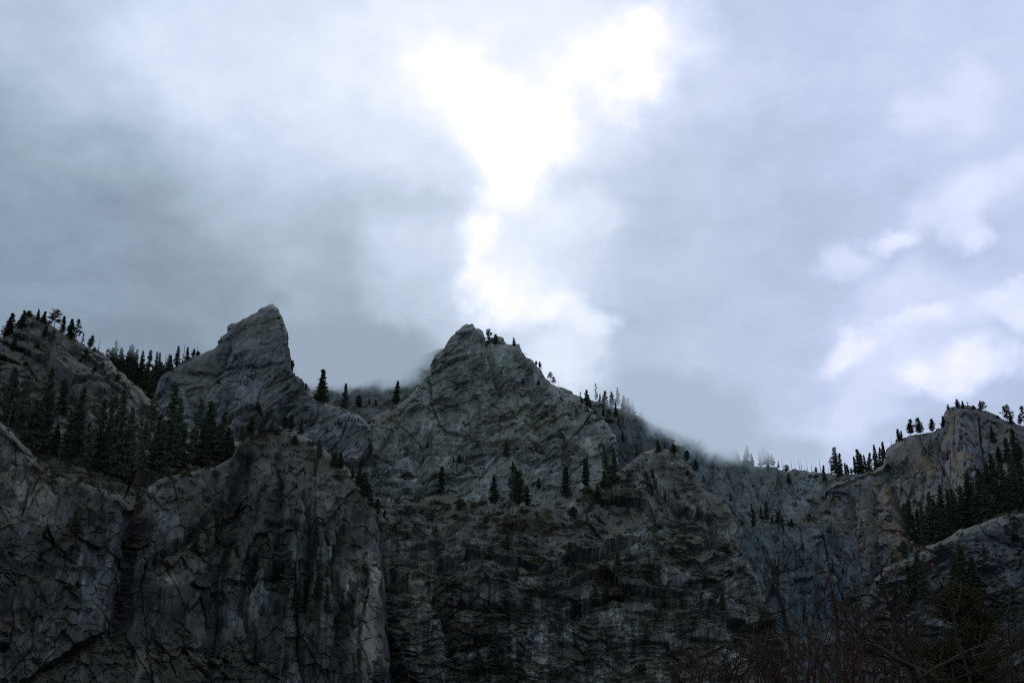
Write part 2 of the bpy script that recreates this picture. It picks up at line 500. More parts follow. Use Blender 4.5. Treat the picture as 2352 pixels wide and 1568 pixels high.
# horn
layer('mountain_peak', 'pointed horn shaped granite peak beside the wooded knob',
      [(352, 985), (358, 930), (362, 897), (365, 881), (375, 865), (397, 846), (425, 824), (457, 812), (473, 804), (491, 797), (502, 782), (508, 774), (521, 766),
       (529, 759), (522, 750), (530, 744), (546, 742), (565, 730), (587, 719), (603, 709), (619, 700), (627, 697), (635, 703), (644, 714), (651, 728), (654, 744), (659, 757),
       (653, 766), (657, 785), (662, 808), (665, 827), (671, 846), (686, 868), (705, 887), (717, 903), (740, 919), (765, 927), (800, 940), (830, 955), (850, 985)],
      [(352, 1050), (480, 1130), (600, 1130), (720, 1130), (850, 1100)],
      [(360, 900, 1330), (420, 840, 1390), (627, 700, 1440), (660, 800, 1450), (600, 800, 1350), (560, 900, 1270), (480, 1000, 1180), (600, 1050, 1130), (700, 900, 1340), (760, 935, 1300), (850, 985, 1270), (720, 1050, 1130), (840, 1080, 1150), (360, 1050, 1180)],
      horn_rock, DIAG, 3, steep=.8, y0=1350, rnd=(26, 45),
      paint=[(600, 755, 40, 30, .4, 0), (640, 770, 15, 40, .6, 2), (430, 850, 50, 20, .5, 1), (560, 745, 35, 8, .7, 2), (480, 900, 60, 40, .3, 0), (740, 930, 40, 8, .8, 1), (790, 990, 60, 20, .5, 1), (700, 975, 40, 12, .8, 1)],
      folds=[([(632, 745), (640, 830), (650, 880), (690, 905)], 30, ('s', 16)), ([(460, 850), (560, 838), (660, 850)], 14, ('s', -5)), ([(520, 800), (470, 880), (440, 950)], 10, ('v', 7)), ([(545, 870), (610, 868), (680, 876)], 10, ('v', 4)), ([(560, 960), (640, 972), (720, 975)], 8, ('v', 8)), ([(720, 960), (800, 1000), (850, 1040)], 25, ('s', 14))])

# hump behind the broad peak
layer('mountain_peak', 'small pale rock hump behind the broad granite peak',
      [(1098, 830), (1108, 792), (1112, 783), (1124, 776), (1141, 771), (1155, 774), (1165, 788), (1176, 815)], 870,
      [(1098, 830, 1560), (1141, 771, 1570), (1176, 815, 1560), (1140, 860, 1540)], granite, DIAG, 4, rnd=(14, 25), rough=.5)

# long ridge running down to the saddle
layer('mountain', 'shadowed blue ridge running from the broad peak down to the treed saddle',
      [(1255, 880), (1315, 906), (1337, 913), (1361, 919), (1380, 924), (1400, 933), (1422, 936), (1449, 947), (1471, 955), (1495, 964), (1520, 969), (1551, 988), (1581, 994),
       (1630, 1001), (1652, 1021), (1659, 1038), (1678, 1045), (1713, 1060), (1737, 1068), (1764, 1072), (1786, 1071), (1810, 1077), (1837, 1080), (1883, 1083), (1923, 1087), (1958, 1087), (1985, 1083), (2012, 1075), (2040, 1062), (2100, 1050)],
      1620,
      [(1255, 880, 1640), (1400, 933, 1720), (1550, 988, 1850), (1660, 1040, 1850), (1840, 1080, 1900), (2040, 1062, 1800), (1450, 1000, 1640), (1560, 1050, 1720), (1700, 1120, 1700),
       (1850, 1140, 1640), (1960, 1130, 1650), (1780, 1200, 1480), (1850, 1195, 1440), (1800, 1400, 1350), (1700, 1600, 1250), (2000, 1600, 1250), (2000, 1300, 1420), (1400, 1200, 1600), (1900, 1240, 1450)],
      far_rock, VERT, 5, rnd=(18, 40), strata=[(26, 4, 7)],
      paint=[(1400, 935, 70, 25, .8, 1), (1930, 1105, 60, 18, .8, 1), (1830, 1090, 70, 8, .6, 1), (1740, 1075, 40, 8, .5, 1), (1850, 1200, 70, 16, .9, 1), (1760, 1190, 60, 18, .8, 1), (1760, 1100, 18, 14, .8, 0), (1680, 1000, 60, 60, .3, 2), (1900, 1150, 120, 30, .5, 1)])

# broad peak
layer('mountain_peak', 'broad central granite peak with a notched summit',
      [(820, 1000), (850, 960), (880, 944), (920, 926), (955, 900), (973, 868), (980, 860), (994, 836), (1004, 815), (1021, 802), (1026, 787), (1035, 773), (1052, 759), (1061, 751), (1071, 744), (1086, 747), (1089, 754),
       (1098, 756), (1105, 762), (1108, 774), (1110, 788), (1118, 796), (1130, 792), (1150, 794), (1165, 791), (1180, 793), (1192, 790), (1195, 799), (1206, 817), (1226, 826), (1237, 839), (1250, 851), (1257, 863), (1274, 880),
       (1288, 886), (1302, 896), (1312, 904), (1332, 926), (1367, 950), (1394, 971), (1409, 995), (1415, 1024), (1420, 1060), (1425, 1100)],
      [(800, 1130), (950, 1230), (1100, 1260), (1250, 1260), (1400, 1200), (1440, 1150)],
      [(830, 990, 1400), (900, 930, 1480), (980, 860, 1510), (1071, 744, 1530), (1192, 790, 1530), (1257, 863, 1520), (1332, 926, 1530), (1400, 980, 1500), (1415, 1050, 1480),
       (1070, 850, 1460), (1180, 860, 1480), (1100, 950, 1400), (1250, 960, 1420), (1000, 960, 1400), (1340, 1050, 1400), (1200, 1050, 1340), (1050, 1060, 1310), (900, 1040, 1330), (1150, 1200, 1190), (950, 1180, 1190), (1330, 1150, 1280), (1440, 1180, 1330)],
      granite, DIAG, 6, steep=.7, y0=1450, rnd=(24, 45),
      paint=[(1180, 940, 160, 90, .25, 1), (880, 945, 60, 14, .7, 1), (900, 960, 60, 20, .25, 0), (1350, 1020, 40, 60, .35, 0), (1370, 960, 30, 20, .5, 1), (1190, 970, 120, 60, .3, 0), (1030, 830, 25, 60, .3, 2), (1150, 1030, 140, 10, .8, 1), (1000, 1090, 120, 8, .9, 1), (1300, 1050, 12, 60, .3, 2)],
      folds=[([(1108, 790), (1120, 815), (1135, 850), (1150, 900)], 7, ('v', 10)), ([(1000, 900), (995, 940), (1020, 990), (1080, 1010)], 22, ('s', -5)), ([(1240, 870), (1230, 960), (1260, 1060)], 14, ('v', 9)), ([(1060, 960), (1120, 990), (1200, 985), (1290, 1000)], 12, ('s', 6)), ([(860, 1040), (960, 1030), (1060, 1040), (1200, 1020)], 14, ('s', 9)), ([(980, 1010), (960, 1060), (975, 1110)], 10, ('v', 9)), ([(1330, 960), (1300, 1030), (1320, 1120)], 10, ('v', 8)), ([(830, 990), (930, 975), (1000, 985)], 16, ('s', 8))])

# rust streaked cliff
layer('cliff', 'tall rust streaked cliff with a square tower and pines on its rim',
      [(1800, 1568), (1850, 1290), (1880, 1180), (1905, 1125), (1926, 1112), (1953, 1104), (2000, 1084), (2030, 1068), (2034, 1050), (2036, 1032), (2049, 1021), (2060, 1014), (2076, 1005), (2097, 1000), (2119, 997), (2140, 992),
       (2156, 985), (2174, 981), (2172, 968), (2171, 954), (2173, 946), (2183, 938), (2205, 935), (2226, 937), (2247, 941), (2269, 947), (2290, 957), (2301, 966), (2317, 970), (2338, 973), (2360, 980), (2440, 1000), (2520, 1040)],
      [(1780, 1640), (2150, 1640), (2520, 1640)],
      [(1880, 1180, 1560), (1953, 1104, 1580), (2036, 1040, 1560), (2097, 1000, 1540), (2172, 960, 1480), (2200, 937, 1500), (2300, 966, 1470), (2400, 1000, 1430), (2000, 1180, 1400), (2100, 1100, 1410), (2190, 1050, 1390),
       (1960, 1280, 1380), (2080, 1270, 1240), (2200, 1180, 1180), (2330, 1120, 1160), (2400, 1100, 1150), (2520, 1040, 1380), (1900, 1500, 1330), (2100, 1600, 1180), (2400, 1600, 1100)],
      rust_rock, VERT, 7, rnd=(16, 30),
      paint=[(2060, 1030, 34, 24, .5, 0), (2120, 1060, 60, 26, .55, 0), (2185, 1020, 16, 70, .9, 0), (2212, 1060, 16, 50, .7, 0), (2240, 1000, 12, 50, .45, 0), (2030, 1150, 14, 60, .9, 0), (2058, 1220, 24, 70, .9, 0), (2085, 1200, 10, 60, .7, 0), (2000, 1150, 16, 40, .5, 0), (1990, 1250, 20, 50, .6, 0), (2320, 990, 20, 40, .6, 0),
             (2000, 1088, 40, 8, 1, 1), (1940, 1112, 40, 9, 1, 1), (2040, 1072, 40, 6, .8, 1), (2120, 1110, 60, 20, .6, 2), (2010, 1230, 14, 70, .8, 2), (2200, 1190, 170, 70, .9, 1), (2130, 1245, 60, 20, .9, 1), (1930, 1160, 40, 40, .6, 2), (2045, 1190, 8, 60, .9, 2)],
      folds=[([(2155, 1000), (2165, 1060), (2190, 1130)], 20, ('s', -12)), ([(2036, 1075), (2000, 1092), (1920, 1125)], 14, ('s', 12)), ([(1990, 1130), (2005, 1200), (2020, 1270)], 9, ('v', 12)), ([(2040, 1110), (2060, 1190), (2085, 1260)], 7, ('v', 12)), ([(2235, 970), (2245, 1030), (2260, 1090)], 10, ('v', 9)), ([(2030, 1090), (2120, 1060), (2170, 1050)], 12, ('v', 8)), ([(1950, 1150), (1960, 1230), (1965, 1300)], 10, ('v', 10))])

# pale slab under the rust cliff
layer('cliff', 'pale blocky granite slab under the rust streaked cliff',
      [(1940, 1560), (1975, 1400), (2005, 1330), (2033, 1303), (2071, 1284), (2119, 1260), (2150, 1248), (2172, 1236), (2190, 1222), (2205, 1212), (2247, 1196), (2285, 1183), (2312, 1175), (2352, 1176), (2440, 1180), (2520, 1200)], [(1900, 1660), (2200, 1660), (2520, 1660)],
      [(1985, 1400, 1120), (2071, 1284, 1130), (2205, 1212, 1080), (2352, 1176, 1030), (2520, 1200, 990), (2100, 1400, 1020), (2300, 1300, 960), (2200, 1640, 880), (2000, 1640, 950), (2500, 1600, 850)],
      slab_rock, SLAB, 8, steep=.5, y0=1060, rnd=(24, 40),
      paint=[(2040, 1420, 70, 120, .8, 2), (2060, 1300, 60, 12, .9, 1), (2150, 1255, 50, 10, .9, 1), (2300, 1185, 60, 6, .7, 1), (2240, 1380, 120, 20, .4, 1), (2100, 1360, 60, 60, .5, 2), (2330, 1420, 80, 60, .4, 2)])

# lower ledges and the dome
layer('cliff', 'broken ledgy lower cliff with a rounded dome and turf ramps',
      [(800, 1180), (850, 1165), (900, 1150), (960, 1140), (1020, 1135), (1080, 1150), (1150, 1160), (1230, 1165), (1300, 1150), (1350, 1118), (1400, 1094), (1434, 1072), (1459, 1052), (1471, 1041), (1495, 1035), (1527, 1034), (1551, 1040),
       (1571, 1052), (1583, 1065), (1590, 1077), (1605, 1108), (1625, 1127), (1644, 1134), (1659, 1148), (1676, 1163), (1688, 1190), (1697, 1212), (1694, 1245), (1705, 1270), (1720, 1296), (1741, 1328), (1762, 1390), (1790, 1460), (1830, 1540)],
      [(780, 1660), (1000, 1660), (1300, 1660), (1600, 1660), (1880, 1660)],
      [(820, 1180, 1180), (960, 1140, 1190), (1230, 1165, 1230), (1434, 1072, 1330), (1527, 1034, 1330), (1605, 1108, 1290), (1690, 1210, 1230), (1741, 1328, 1180), (1830, 1540, 1100),
       (960, 1230, 1080), (1150, 1230, 1130), (1270, 1210, 1150), (1420, 1180, 1180), (1550, 1180, 1170), (1000, 1330, 1000), (1200, 1310, 1050), (1400, 1300, 1060), (1620, 1300, 1070), (920, 1450, 930), (1100, 1440, 980), (1300, 1450, 960), (1500, 1430, 950), (1680, 1450, 970),
       (900, 1650, 880), (1200, 1650, 900), (1500, 1650, 860), (1800, 1650, 920)],
      ledge_rock, BLOCK, 9, steep=.55, y0=1160, rnd=(18, 30), strata=[(27, -4, 5), (11, -3, 2.5)],
      paint=[(1195, 1202, 78, 24, 1.2, 1), (1240, 1208, 50, 20, 1.2, 1), (1110, 1185, 60, 12, .9, 1), (1060, 1155, 80, 10, .8, 1), (1400, 1110, 60, 12, 1, 1), (1360, 1135, 50, 14, .9, 1), (960, 1165, 60, 10, .7, 1), (1480, 1040, 30, 8, .7, 1), (1450, 1320, 100, 12, .7, 1), (1350, 1330, 90, 14, .7, 1), (1600, 1230, 70, 10, .8, 1), (1560, 1200, 60, 10, .6, 1), (1250, 1320, 90, 12, .5, 1), (900, 1210, 40, 14, .7, 1),
             (960, 1340, 40, 50, .9, 0), (985, 1380, 25, 40, .9, 0), (1010, 1205, 25, 12, .9, 0), (1690, 1225, 22, 26, 1.2, 0), (1650, 1480, 30, 30, .8, 0), (1640, 1140, 18, 8, .8, 0), (1280, 1200, 16, 20, .7, 0), (1255, 1225, 12, 14, .7, 0), (1550, 1540, 200, 30, .6, 0),
             (900, 1420, 40, 90, .8, 2), (1000, 1420, 40, 60, .6, 2), (1180, 1415, 90, 20, .8, 2), (1100, 1300, 90, 30, .4, 2), (900, 1530, 50, 60, .6, 2)],
      folds=[([(870, 1300), (930, 1340), (1000, 1360)], 14, ('v', 16)), ([(1010, 1290), (1080, 1272), (1160, 1285), (1220, 1300)], 20, ('s', -14)), ([(990, 1370), (1020, 1420), (1030, 1500)], 10, ('v', 14)), ([(1060, 1390), (1160, 1410), (1240, 1395), (1290, 1380)], 9, ('v', 16)),
             ([(1050, 1330), (1200, 1340), (1350, 1330)], 16, ('s', 9)), ([(1290, 1400), (1400, 1360), (1560, 1370)], 22, ('s', -16)), ([(1500, 1100), (1560, 1150), (1640, 1180), (1690, 1250)], 26, ('s', -12)), ([(1660, 1220), (1700, 1230)], 12, ('v', 12)), ([(1490, 1345), (1600, 1348), (1690, 1350)], 10, ('v', 12)), ([(1110, 1500), (1200, 1490), (1300, 1460)], 14, ('s', 9)),
             ([(1190, 1180), (1240, 1220), (1270, 1250)], 14, ('v', 8)), ([(880, 1440), (920, 1500), (940, 1568)], 14, ('s', 14)), ([(1400, 1130), (1330, 1170), (1290, 1190)], 16, ('v', 10)), ([(1610, 1270), (1660, 1320), (1720, 1420)], 16, ('v', 8)), ([(860, 1230), (930, 1250), (1000, 1245)], 12, ('s', 8))])

# wooded knob
layer('hillside', 'rocky knob crowned with pines at the edge of the valley',
      [(-160, 900), (-80, 830), (-20, 795), (6, 776), (35, 757), (57, 726), (68, 722), (82, 728), (108, 741), (127, 755), (149, 768), (171, 785), (190, 793), (206, 801), (232, 814), (251, 830), (270, 852), (292, 868), (305, 881), (324, 893), (337, 912), (359, 928), (375, 954), (420, 985), (470, 1000), (540, 1010), (580, 1030)],
      [(-160, 1140), (0, 1150), (200, 1190), (400, 1180), (580, 1110)],
      [(-160, 900, 1000), (0, 780, 1040), (68, 722, 1050), (171, 785, 1060), (292, 868, 1080), (375, 954, 1060), (540, 1010, 1050), (60, 850, 960), (200, 900, 960), (100, 1000, 850), (250, 1030, 830), (0, 960, 860), (400, 1060, 880), (-100, 1100, 760), (150, 1130, 740), (350, 1170, 760), (560, 1100, 900)],
      hill_rock, [(44, 24, -28, 9), (20, 9, -24, 5.0), (9, 4, -20, 2.8), (4.5, 2.2, -20, 1.5)], 10, rnd=(22, 30),
      paint=[(60, 900, 110, 12, .7, 1), (230, 870, 50, 12, .7, 1), (100, 1060, 160, 40, 1, 1), (260, 1110, 140, 40, 1, 1), (400, 1080, 100, 30, .8, 1), (10, 1000, 60, 30, .6, 1), (150, 940, 130, 16, .6, 1), (60, 925, 60, 20, .3, 0)])

# front cliff and buttress
layer('cliff', 'dark streaked front cliff and rounded buttress below the bench of firs',
      [(-160, 900), (-60, 940), (0, 972), (32, 998), (63, 1039), (95, 1071), (127, 1090), (175, 1095), (222, 1117), (279, 1136), (302, 1149), (318, 1143), (337, 1120), (381, 1092), (429, 1082), (495, 1072), (530, 1052), (552, 1014), (587, 992), (632, 984), (672, 988),
       (717, 1010), (751, 1042), (792, 1070), (813, 1099), (837, 1133), (850, 1161), (857, 1188), (863, 1212), (857, 1236), (868, 1258), (862, 1292), (874, 1318), (866, 1356), (880, 1384), (870, 1424), (884, 1450), (876, 1494), (892, 1524), (884, 1560)],
      [(-160, 1660), (150, 1660), (350, 1660), (500, 1660), (640, 1660), (740, 1660), (830, 1660), (892, 1660)],
      [(-160, 900, 690), (0, 972, 700), (127, 1090, 700), (302, 1149, 715), (429, 1082, 790), (530, 1052, 840), (600, 990, 860), (672, 988, 880), (751, 1042, 850), (830, 1125, 830), (862, 1260, 815), (874, 1420, 805), (886, 1560, 790),
       (640, 1100, 776), (720, 1150, 776), (790, 1250, 768), (830, 1400, 762), (850, 1340, 772), (650, 1300, 752), (720, 1450, 744), (540, 1200, 790), (440, 1180, 756), (310, 1260, 712), (300, 1400, 700), (200, 1200, 676), (60, 1150, 674), (100, 1350, 656), (400, 1320, 716), (480, 1400, 732), (150, 1600, 632), (330, 1600, 672), (420, 1560, 684), (650, 1650, 722), (880, 1650, 772)],
      dark_rock, [(40, 120, 3, 6), (17, 40, 2, 2.6), (8, 13, 10, 1.7), (4, 5.5, 10, 1.0)], 11, rnd=(14, 16), rough=.55, strata=[(46, -8, 4)],
      paint=[(60, 1130, 110, 40, .8, 0), (20, 1130, 40, 60, .7, 0), (140, 1120, 60, 40, .5, 0), (835, 1400, 30, 110, 1.1, 0), (855, 1330, 14, 70, 1.1, 0), (800, 1350, 30, 40, .8, 0), (848, 1500, 25, 70, .8, 0), (390, 1335, 30, 14, .8, 0), (330, 1520, 20, 20, .5, 0),
             (310, 1250, 40, 110, .9, 2), (90, 1330, 130, 40, .45, 2), (300, 1400, 50, 80, .5, 2), (500, 1330, 20, 200, .7, 2), (130, 1520, 160, 50, .6, 2), (440, 1420, 90, 80, .3, 2), (200, 1210, 60, 40, .7, 2),
             (120, 1092, 110, 10, 1, 1), (300, 1142, 40, 14, 1.2, 1), (430, 1086, 100, 10, .9, 1), (620, 995, 80, 16, 1, 1), (730, 1030, 50, 16, .7, 1), (800, 1090, 30, 20, .6, 1), (480, 1200, 30, 60, .5, 1), (740, 1350, 40, 70, .35, 1), (330, 1150, 30, 20, .8, 1), (680, 1480, 120, 30, .3, 1)],
      folds=[([(638, 1040), (640, 1100), (632, 1180), (636, 1260)], 7, ('v', 6)), ([(560, 1050), (530, 1150), (500, 1300), (490, 1500)], 16, ('v', 14)), ([(305, 1150), (310, 1230), (290, 1340), (270, 1450)], 18, ('v', 12)), ([(0, 1050), (100, 1130), (200, 1170), (290, 1200)], 16, ('s', 5)), ([(0, 1290), (150, 1300), (280, 1320)], 16, ('s', 4)), ([(40, 1568), (130, 1510), (220, 1460)], 18, ('s', -12)),
             ([(790, 1220), (760, 1300), (790, 1400), (770, 1500)], 9, ('v', 8)), ([(700, 1130), (715, 1250), (700, 1400)], 6, ('v', 6)), ([(580, 1280), (560, 1400), (600, 1500)], 8, ('v', 9)), ([(340, 1300), (420, 1250), (480, 1190)], 10, ('v', 8)), ([(600, 1210), (660, 1200), (700, 1215)], 8, ('v', 6)), ([(620, 1300), (700, 1290), (760, 1310)], 12, ('s', 8))])

# valley floor
gv = []; n_g = 60
xs = np.linspace(-1, 1, n_g); gx = np.sign(xs) * np.abs(xs) ** 2.2 * 9000
gy = np.sign(xs) * np.abs(xs) ** 2.2 * 9000
GX, GY = np.meshgrid(gx, gy)
GZ = .25 * fbm(GX / 14, GY / 14, 77, 3)
idx = np.arange(n_g * n_g).reshape(n_g, n_g)
q4 = np.stack((idx[:-1, :-1], idx[:-1, 1:], idx[1:, 1:], idx[1:, :-1]), -1).reshape(-1, 4)
gm, N, b = mat('valley_floor')
pos = N.new('ShaderNodeNewGeometry').outputs['Position']
N.l.new(N.mix(N.noise(pos, .4, 6), (.03, .035, .018, 1), (.07, .055, .03, 1)), b.inputs['Base Color']); b.inputs['Roughness'].default_value = .95
tag(link('ground', mesh_np('ground', np.stack((GX, GY, GZ), -1).reshape(-1, 3), quads=q4, smooth=True), gm), 'grassy valley floor', kind='structure')

# ------------------------------------------------------------------ trees
def needle_mat(name, a, b_):
    m, N, b = mat(name)
    oi = N.new('ShaderNodeObjectInfo')
    pos = N.new('ShaderNodeTexCoord').outputs['Object']
    c = N.mix(N.noise(pos, 5.0, 3), a + (1,), b_ + (1,))
    v = N.new('ShaderNodeVectorMath', operation='SCALE'); N.l.new(c, v.inputs[0]); N.l.new(N.rng(oi.outputs['Random'], 0, 1, .7, 1.35, False), v.inputs['Scale'])
    N.l.new(v.outputs[0], b.inputs['Base Color'])
    b.inputs['Roughness'].default_value = .85; b.inputs['Specular IOR Level'].default_value = .2
    return m


def bark_mat(name, a, b_):
    m, N, b = mat(name)
    pos = N.new('ShaderNodeTexCoord').outputs['Object']
    N.l.new(N.mix(N.rng(N.noise(N.scale(pos, (8, 8, 2)), 3.0, 4, .7), .3, .7), a + (1,), b_ + (1,)), b.inputs['Base Color'])
    b.inputs['Roughness'].default_value = .9; b.inputs['Specular IOR Level'].default_value = .1
    return m


NEEDLE = needle_mat('dark_needles', (.064, .108, .072), (.118, .148, .086))
BROWNISH = needle_mat('dead_needles', (.075, .060, .032), (.040, .052, .028))
BARK = bark_mat('grey_bark', (.060, .052, .045), (.110, .098, .085))
DEAD = bark_mat('weathered_dead_wood', (.10, .095, .09), (.19, .18, .165))

rngs = np.random.default_rng


class Geo:
    def __init__(s):
        s.v = []; s.q = []; s.t = []; s.n = 0

    def tube(s, pts, rad, k=5):
        pts = np.asarray(pts, float); rad = np.asarray(rad, float)
        n = len(pts)
        d = np.gradient(pts, axis=0); d /= np.linalg.norm(d, axis=1, keepdims=True) + 1e-9
        ref = np.where(np.abs(d[:, 2:3]) > .9, np.array([[1.0, 0, 0]]), np.array([[0, 0, 1.0]]))
        a = np.cross(d, ref); a /= np.linalg.norm(a, axis=1, keepdims=True) + 1e-9
        b = np.cross(d, a)
        th = np.arange(k) * 2 * math.pi / k
        ring = pts[:, None, :] + rad[:, None, None] * (np.cos(th)[None, :, None] * a[:, None, :] + np.sin(th)[None, :, None] * b[:, None, :])
        s.v.append(ring.reshape(-1, 3))
        i = np.arange(n - 1)[:, None] * k + np.arange(k)[None, :]
        j = np.arange(n - 1)[:, None] * k + (np.arange(k)[None, :] + 1) % k
        s.q.append((np.stack((i, j, j + k, i + k), -1).reshape(-1, 4)) + s.n)
        s.n += n * k

    def clumps(s, cen, axis, ln, wd_, rg):
        """little pointed sprays: two crossed slivers each"""
        cen = np.asarray(cen, float); m = len(cen)
        axis = np.asarray(axis, float); axis /= np.linalg.norm(axis, axis=1, keepdims=True) + 1e-9
        r = rg.normal(size=(m, 3)); a = np.cross(axis, r); a /= np.linalg.norm(a, axis=1, keepdims=True) + 1e-9
        b = np.cross(axis, a)
        ln = np.broadcast_to(ln, (m,))[:, None]; wd_ = np.broadcast_to(wd_, (m,))[:, None]
        for w in (a, b):
            V = np.stack((cen - axis * ln * .5, cen + w * wd_, cen + axis * ln * .6, cen - w * wd_), 1)
            s.v.append(V.reshape(-1, 3))
            s.q.append(np.arange(m * 4).reshape(m, 4) + s.n)
            s.n += m * 4

    def mesh(s, name, smooth=False):
        return mesh_np(name, np.concatenate(s.v), quads=np.concatenate(s.q), smooth=smooth)


def trunk_geo(rg, r0=.012, lean=.0, top=1.0):
    g = Geo()
    z = np.linspace(-.03, top, 9)
    x = lean * z ** 2 + .004 * np.cumsum(rg.normal(size=9)); y = .004 * np.cumsum(rg.normal(size=9))
    g.tube(np.stack((x, y, z), 1), r0 * (1.05 - z / top * .92), 6)
    return g, (lambda q: np.stack((np.interp(q, z, x), np.interp(q, z, y), q), -1))


def conifer(seed, kind, fine=1.0):
    """unit-height tree, returns (trunk mesh, crown mesh)"""
    rg = rngs(seed)
    spec = dict(fir=(.05, .16, 25, 8, .80), spruce=(.08, .11, 26, 7, .9), pine=(.16, .19, 22, 7, .6), sparse=(.22, .10, 22, 4, .9), bush=(.02, .42, 16, 8, .5), broad=(.03, .46, 26, 10, .75), misfit=(.30, .18, 15, 6, .4))[kind]
    z0, Rm, nw, nb_, shape = spec
    g, ax = trunk_geo(rg, .011 if kind != 'bush' else .02, rg.normal() * .02)
    c = Geo()
    gap = rg.random(nw) * 1.0
    for i in range(nw):
        f = (i + rg.random() * .7) / nw
        z = z0 + (1 - z0) * f
        if kind in ('fir', 'spruce', 'broad'):
            prof = (1 - f) ** shape * (min(1, (f + .05) * 6) ** .5) * (.48 + .85 * rg.random()) + .04
        elif kind == 'pine':
            prof = (1 - f) ** .75 * min(1, .5 + f * 2.2) * (.4 + .9 * rg.random()) + .06
        elif kind == 'misfit':
            prof = (.4 + .8 * rg.random()) * (1.1 - f * .75)
        elif kind == 'sparse':
            prof = (1 - f) ** .7 * (.3 + rg.random()) + .08
        else:
            prof = math.sqrt(max(0.03, 1 - f * f)) * (.6 + .5 * rg.random())
        for k in range(nb_):
            if rg.random() < {'broad': .08, 'fir': .08, 'spruce': .16, 'pine': .3, 'sparse': .45, 'bush': .1, 'misfit': .25}[kind]:
                continue
            th = rg.random() * 2 * math.pi
            L = Rm * prof * (.65 + .5 * rg.random())
            up = {'broad': -.05, 'fir': -.25, 'spruce': -.45, 'pine': .25, 'sparse': -.2, 'bush': .5, 'misfit': .35}[kind] + .25 * (f - .3) + rg.normal() * .08
            out = np.array((math.cos(th), math.sin(th), up))
            base = ax(np.array([z]))[0]
            m = max(3, int(L / (.014 * fine)))
            t = np.linspace(.15, 1, m)
            p = base + t[:, None] * L * out + np.stack((0 * t, 0 * t, (.5 if kind in ('fir', 'spruce', 'broad') else .15) * L * t ** 2 * .6), 1)
            if kind in ('pine', 'sparse', 'misfit'):
                g.tube([base, base + L * .5 * out, p[-1]], [.004, .0028, .001], 3)
                keep = t > (.28 if kind != 'misfit' else .5); p = p[keep]
            m = len(p)
            if m == 0:
                continue
            reps = (2 if kind in ('fir', 'spruce', 'sparse') else 3) + (2 if fine < 1 else 0)
            side = np.array((-math.sin(th), math.cos(th), 0))
            for _ in range(reps):
                jit = rg.normal(size=(m, 3)) * (.010 if kind in ('fir', 'spruce', 'sparse') else .018)
                axd = out + side * rg.normal(size=(m, 1)) * .9 + rg.normal(size=(m, 3)) * .25
                c.clumps(p + jit * fine ** .3, axd, (.036 + .024 * rg.random(m)) * fine, (.008 + .007 * rg.random(m)) * fine, rg)
    c.clumps(ax(np.linspace(.93, 1.0, 5)), np.tile((0, 0, 1.0), (5, 1)) + rg.normal(size=(5, 3)) * .15, .05, .008, rg)
    return g.mesh('trunk', True), c.mesh('crown')


def snag(seed):
    rg = rngs(seed)
    g, ax = trunk_geo(rg, .013, rg.normal() * .03)
    b = Geo()
    for i in range(46):
        z = .22 + .76 * rg.random(); th = rg.random() * 6.283
        L = (.075 * (1.05 - z) + .012) * (.4 + rg.random())
        o = np.array((math.cos(th), math.sin(th), -.25 + .3 * rg.random()))
        p0 = ax(np.array([z]))[0]
        b.tube([p0, p0 + o * L * .6, p0 + o * L + np.array((0, 0, -.1 * L))], [.0035, .0024, .001], 3)
    return g.mesh('trunk', True), b.mesh('crown')


PROTO = {}
for kd, nv in (('fir', 4), ('spruce', 3), ('pine', 4), ('sparse', 3), ('bush', 2), ('misfit', 3)):
    PROTO[kd] = [conifer(100 * len(PROTO) + i, kd) for i in range(nv)]
    for tr, cr in PROTO[kd]:
        tr.materials.append(BARK); cr.materials.append(NEEDLE)
PROTO['brown'] = []
for i in range(2):
    tr, cr = conifer(900 + i, 'fir'); tr.materials.append(BARK); cr.materials.append(BROWNISH); PROTO['brown'].append((tr, cr))
PROTO['snag'] = [snag(40 + i) for i in range(4)]
for tr, cr in PROTO['snag']:
    tr.materials.append(DEAD); cr.materials.append(DEAD)
WIDE = dict(fir=.27, spruce=.19, pine=.32, sparse=.2, bush=.8, misfit=.33, brown=.27, snag=.12)
NAMES = dict(fir='fir_tree', spruce='spruce_tree', pine='pine_tree', sparse='spruce_tree', bush='dwarf_pine', misfit='pine_tree', brown='fir_tree', snag='dead_tree')
LOOK = dict(fir='dense dark fir', spruce='slim dark spruce', pine='open crowned pine', sparse='thin half bare spruce', bush='low bushy pine', misfit='bare trunked tall pine', brown='browning fir', snag='bare grey dead tree')
CATS = dict(fir='conifer', spruce='conifer', pine='pine', sparse='conifer', bush='dwarf pine', misfit='pine', brown='conifer', snag='dead tree')
ORD = ('first second third fourth fifth sixth seventh eighth ninth tenth eleventh twelfth thirteenth fourteenth fifteenth sixteenth seventeenth eighteenth nineteenth twentieth '
       'twenty-first twenty-second twenty-third twenty-fourth').split()
tree_no = 0


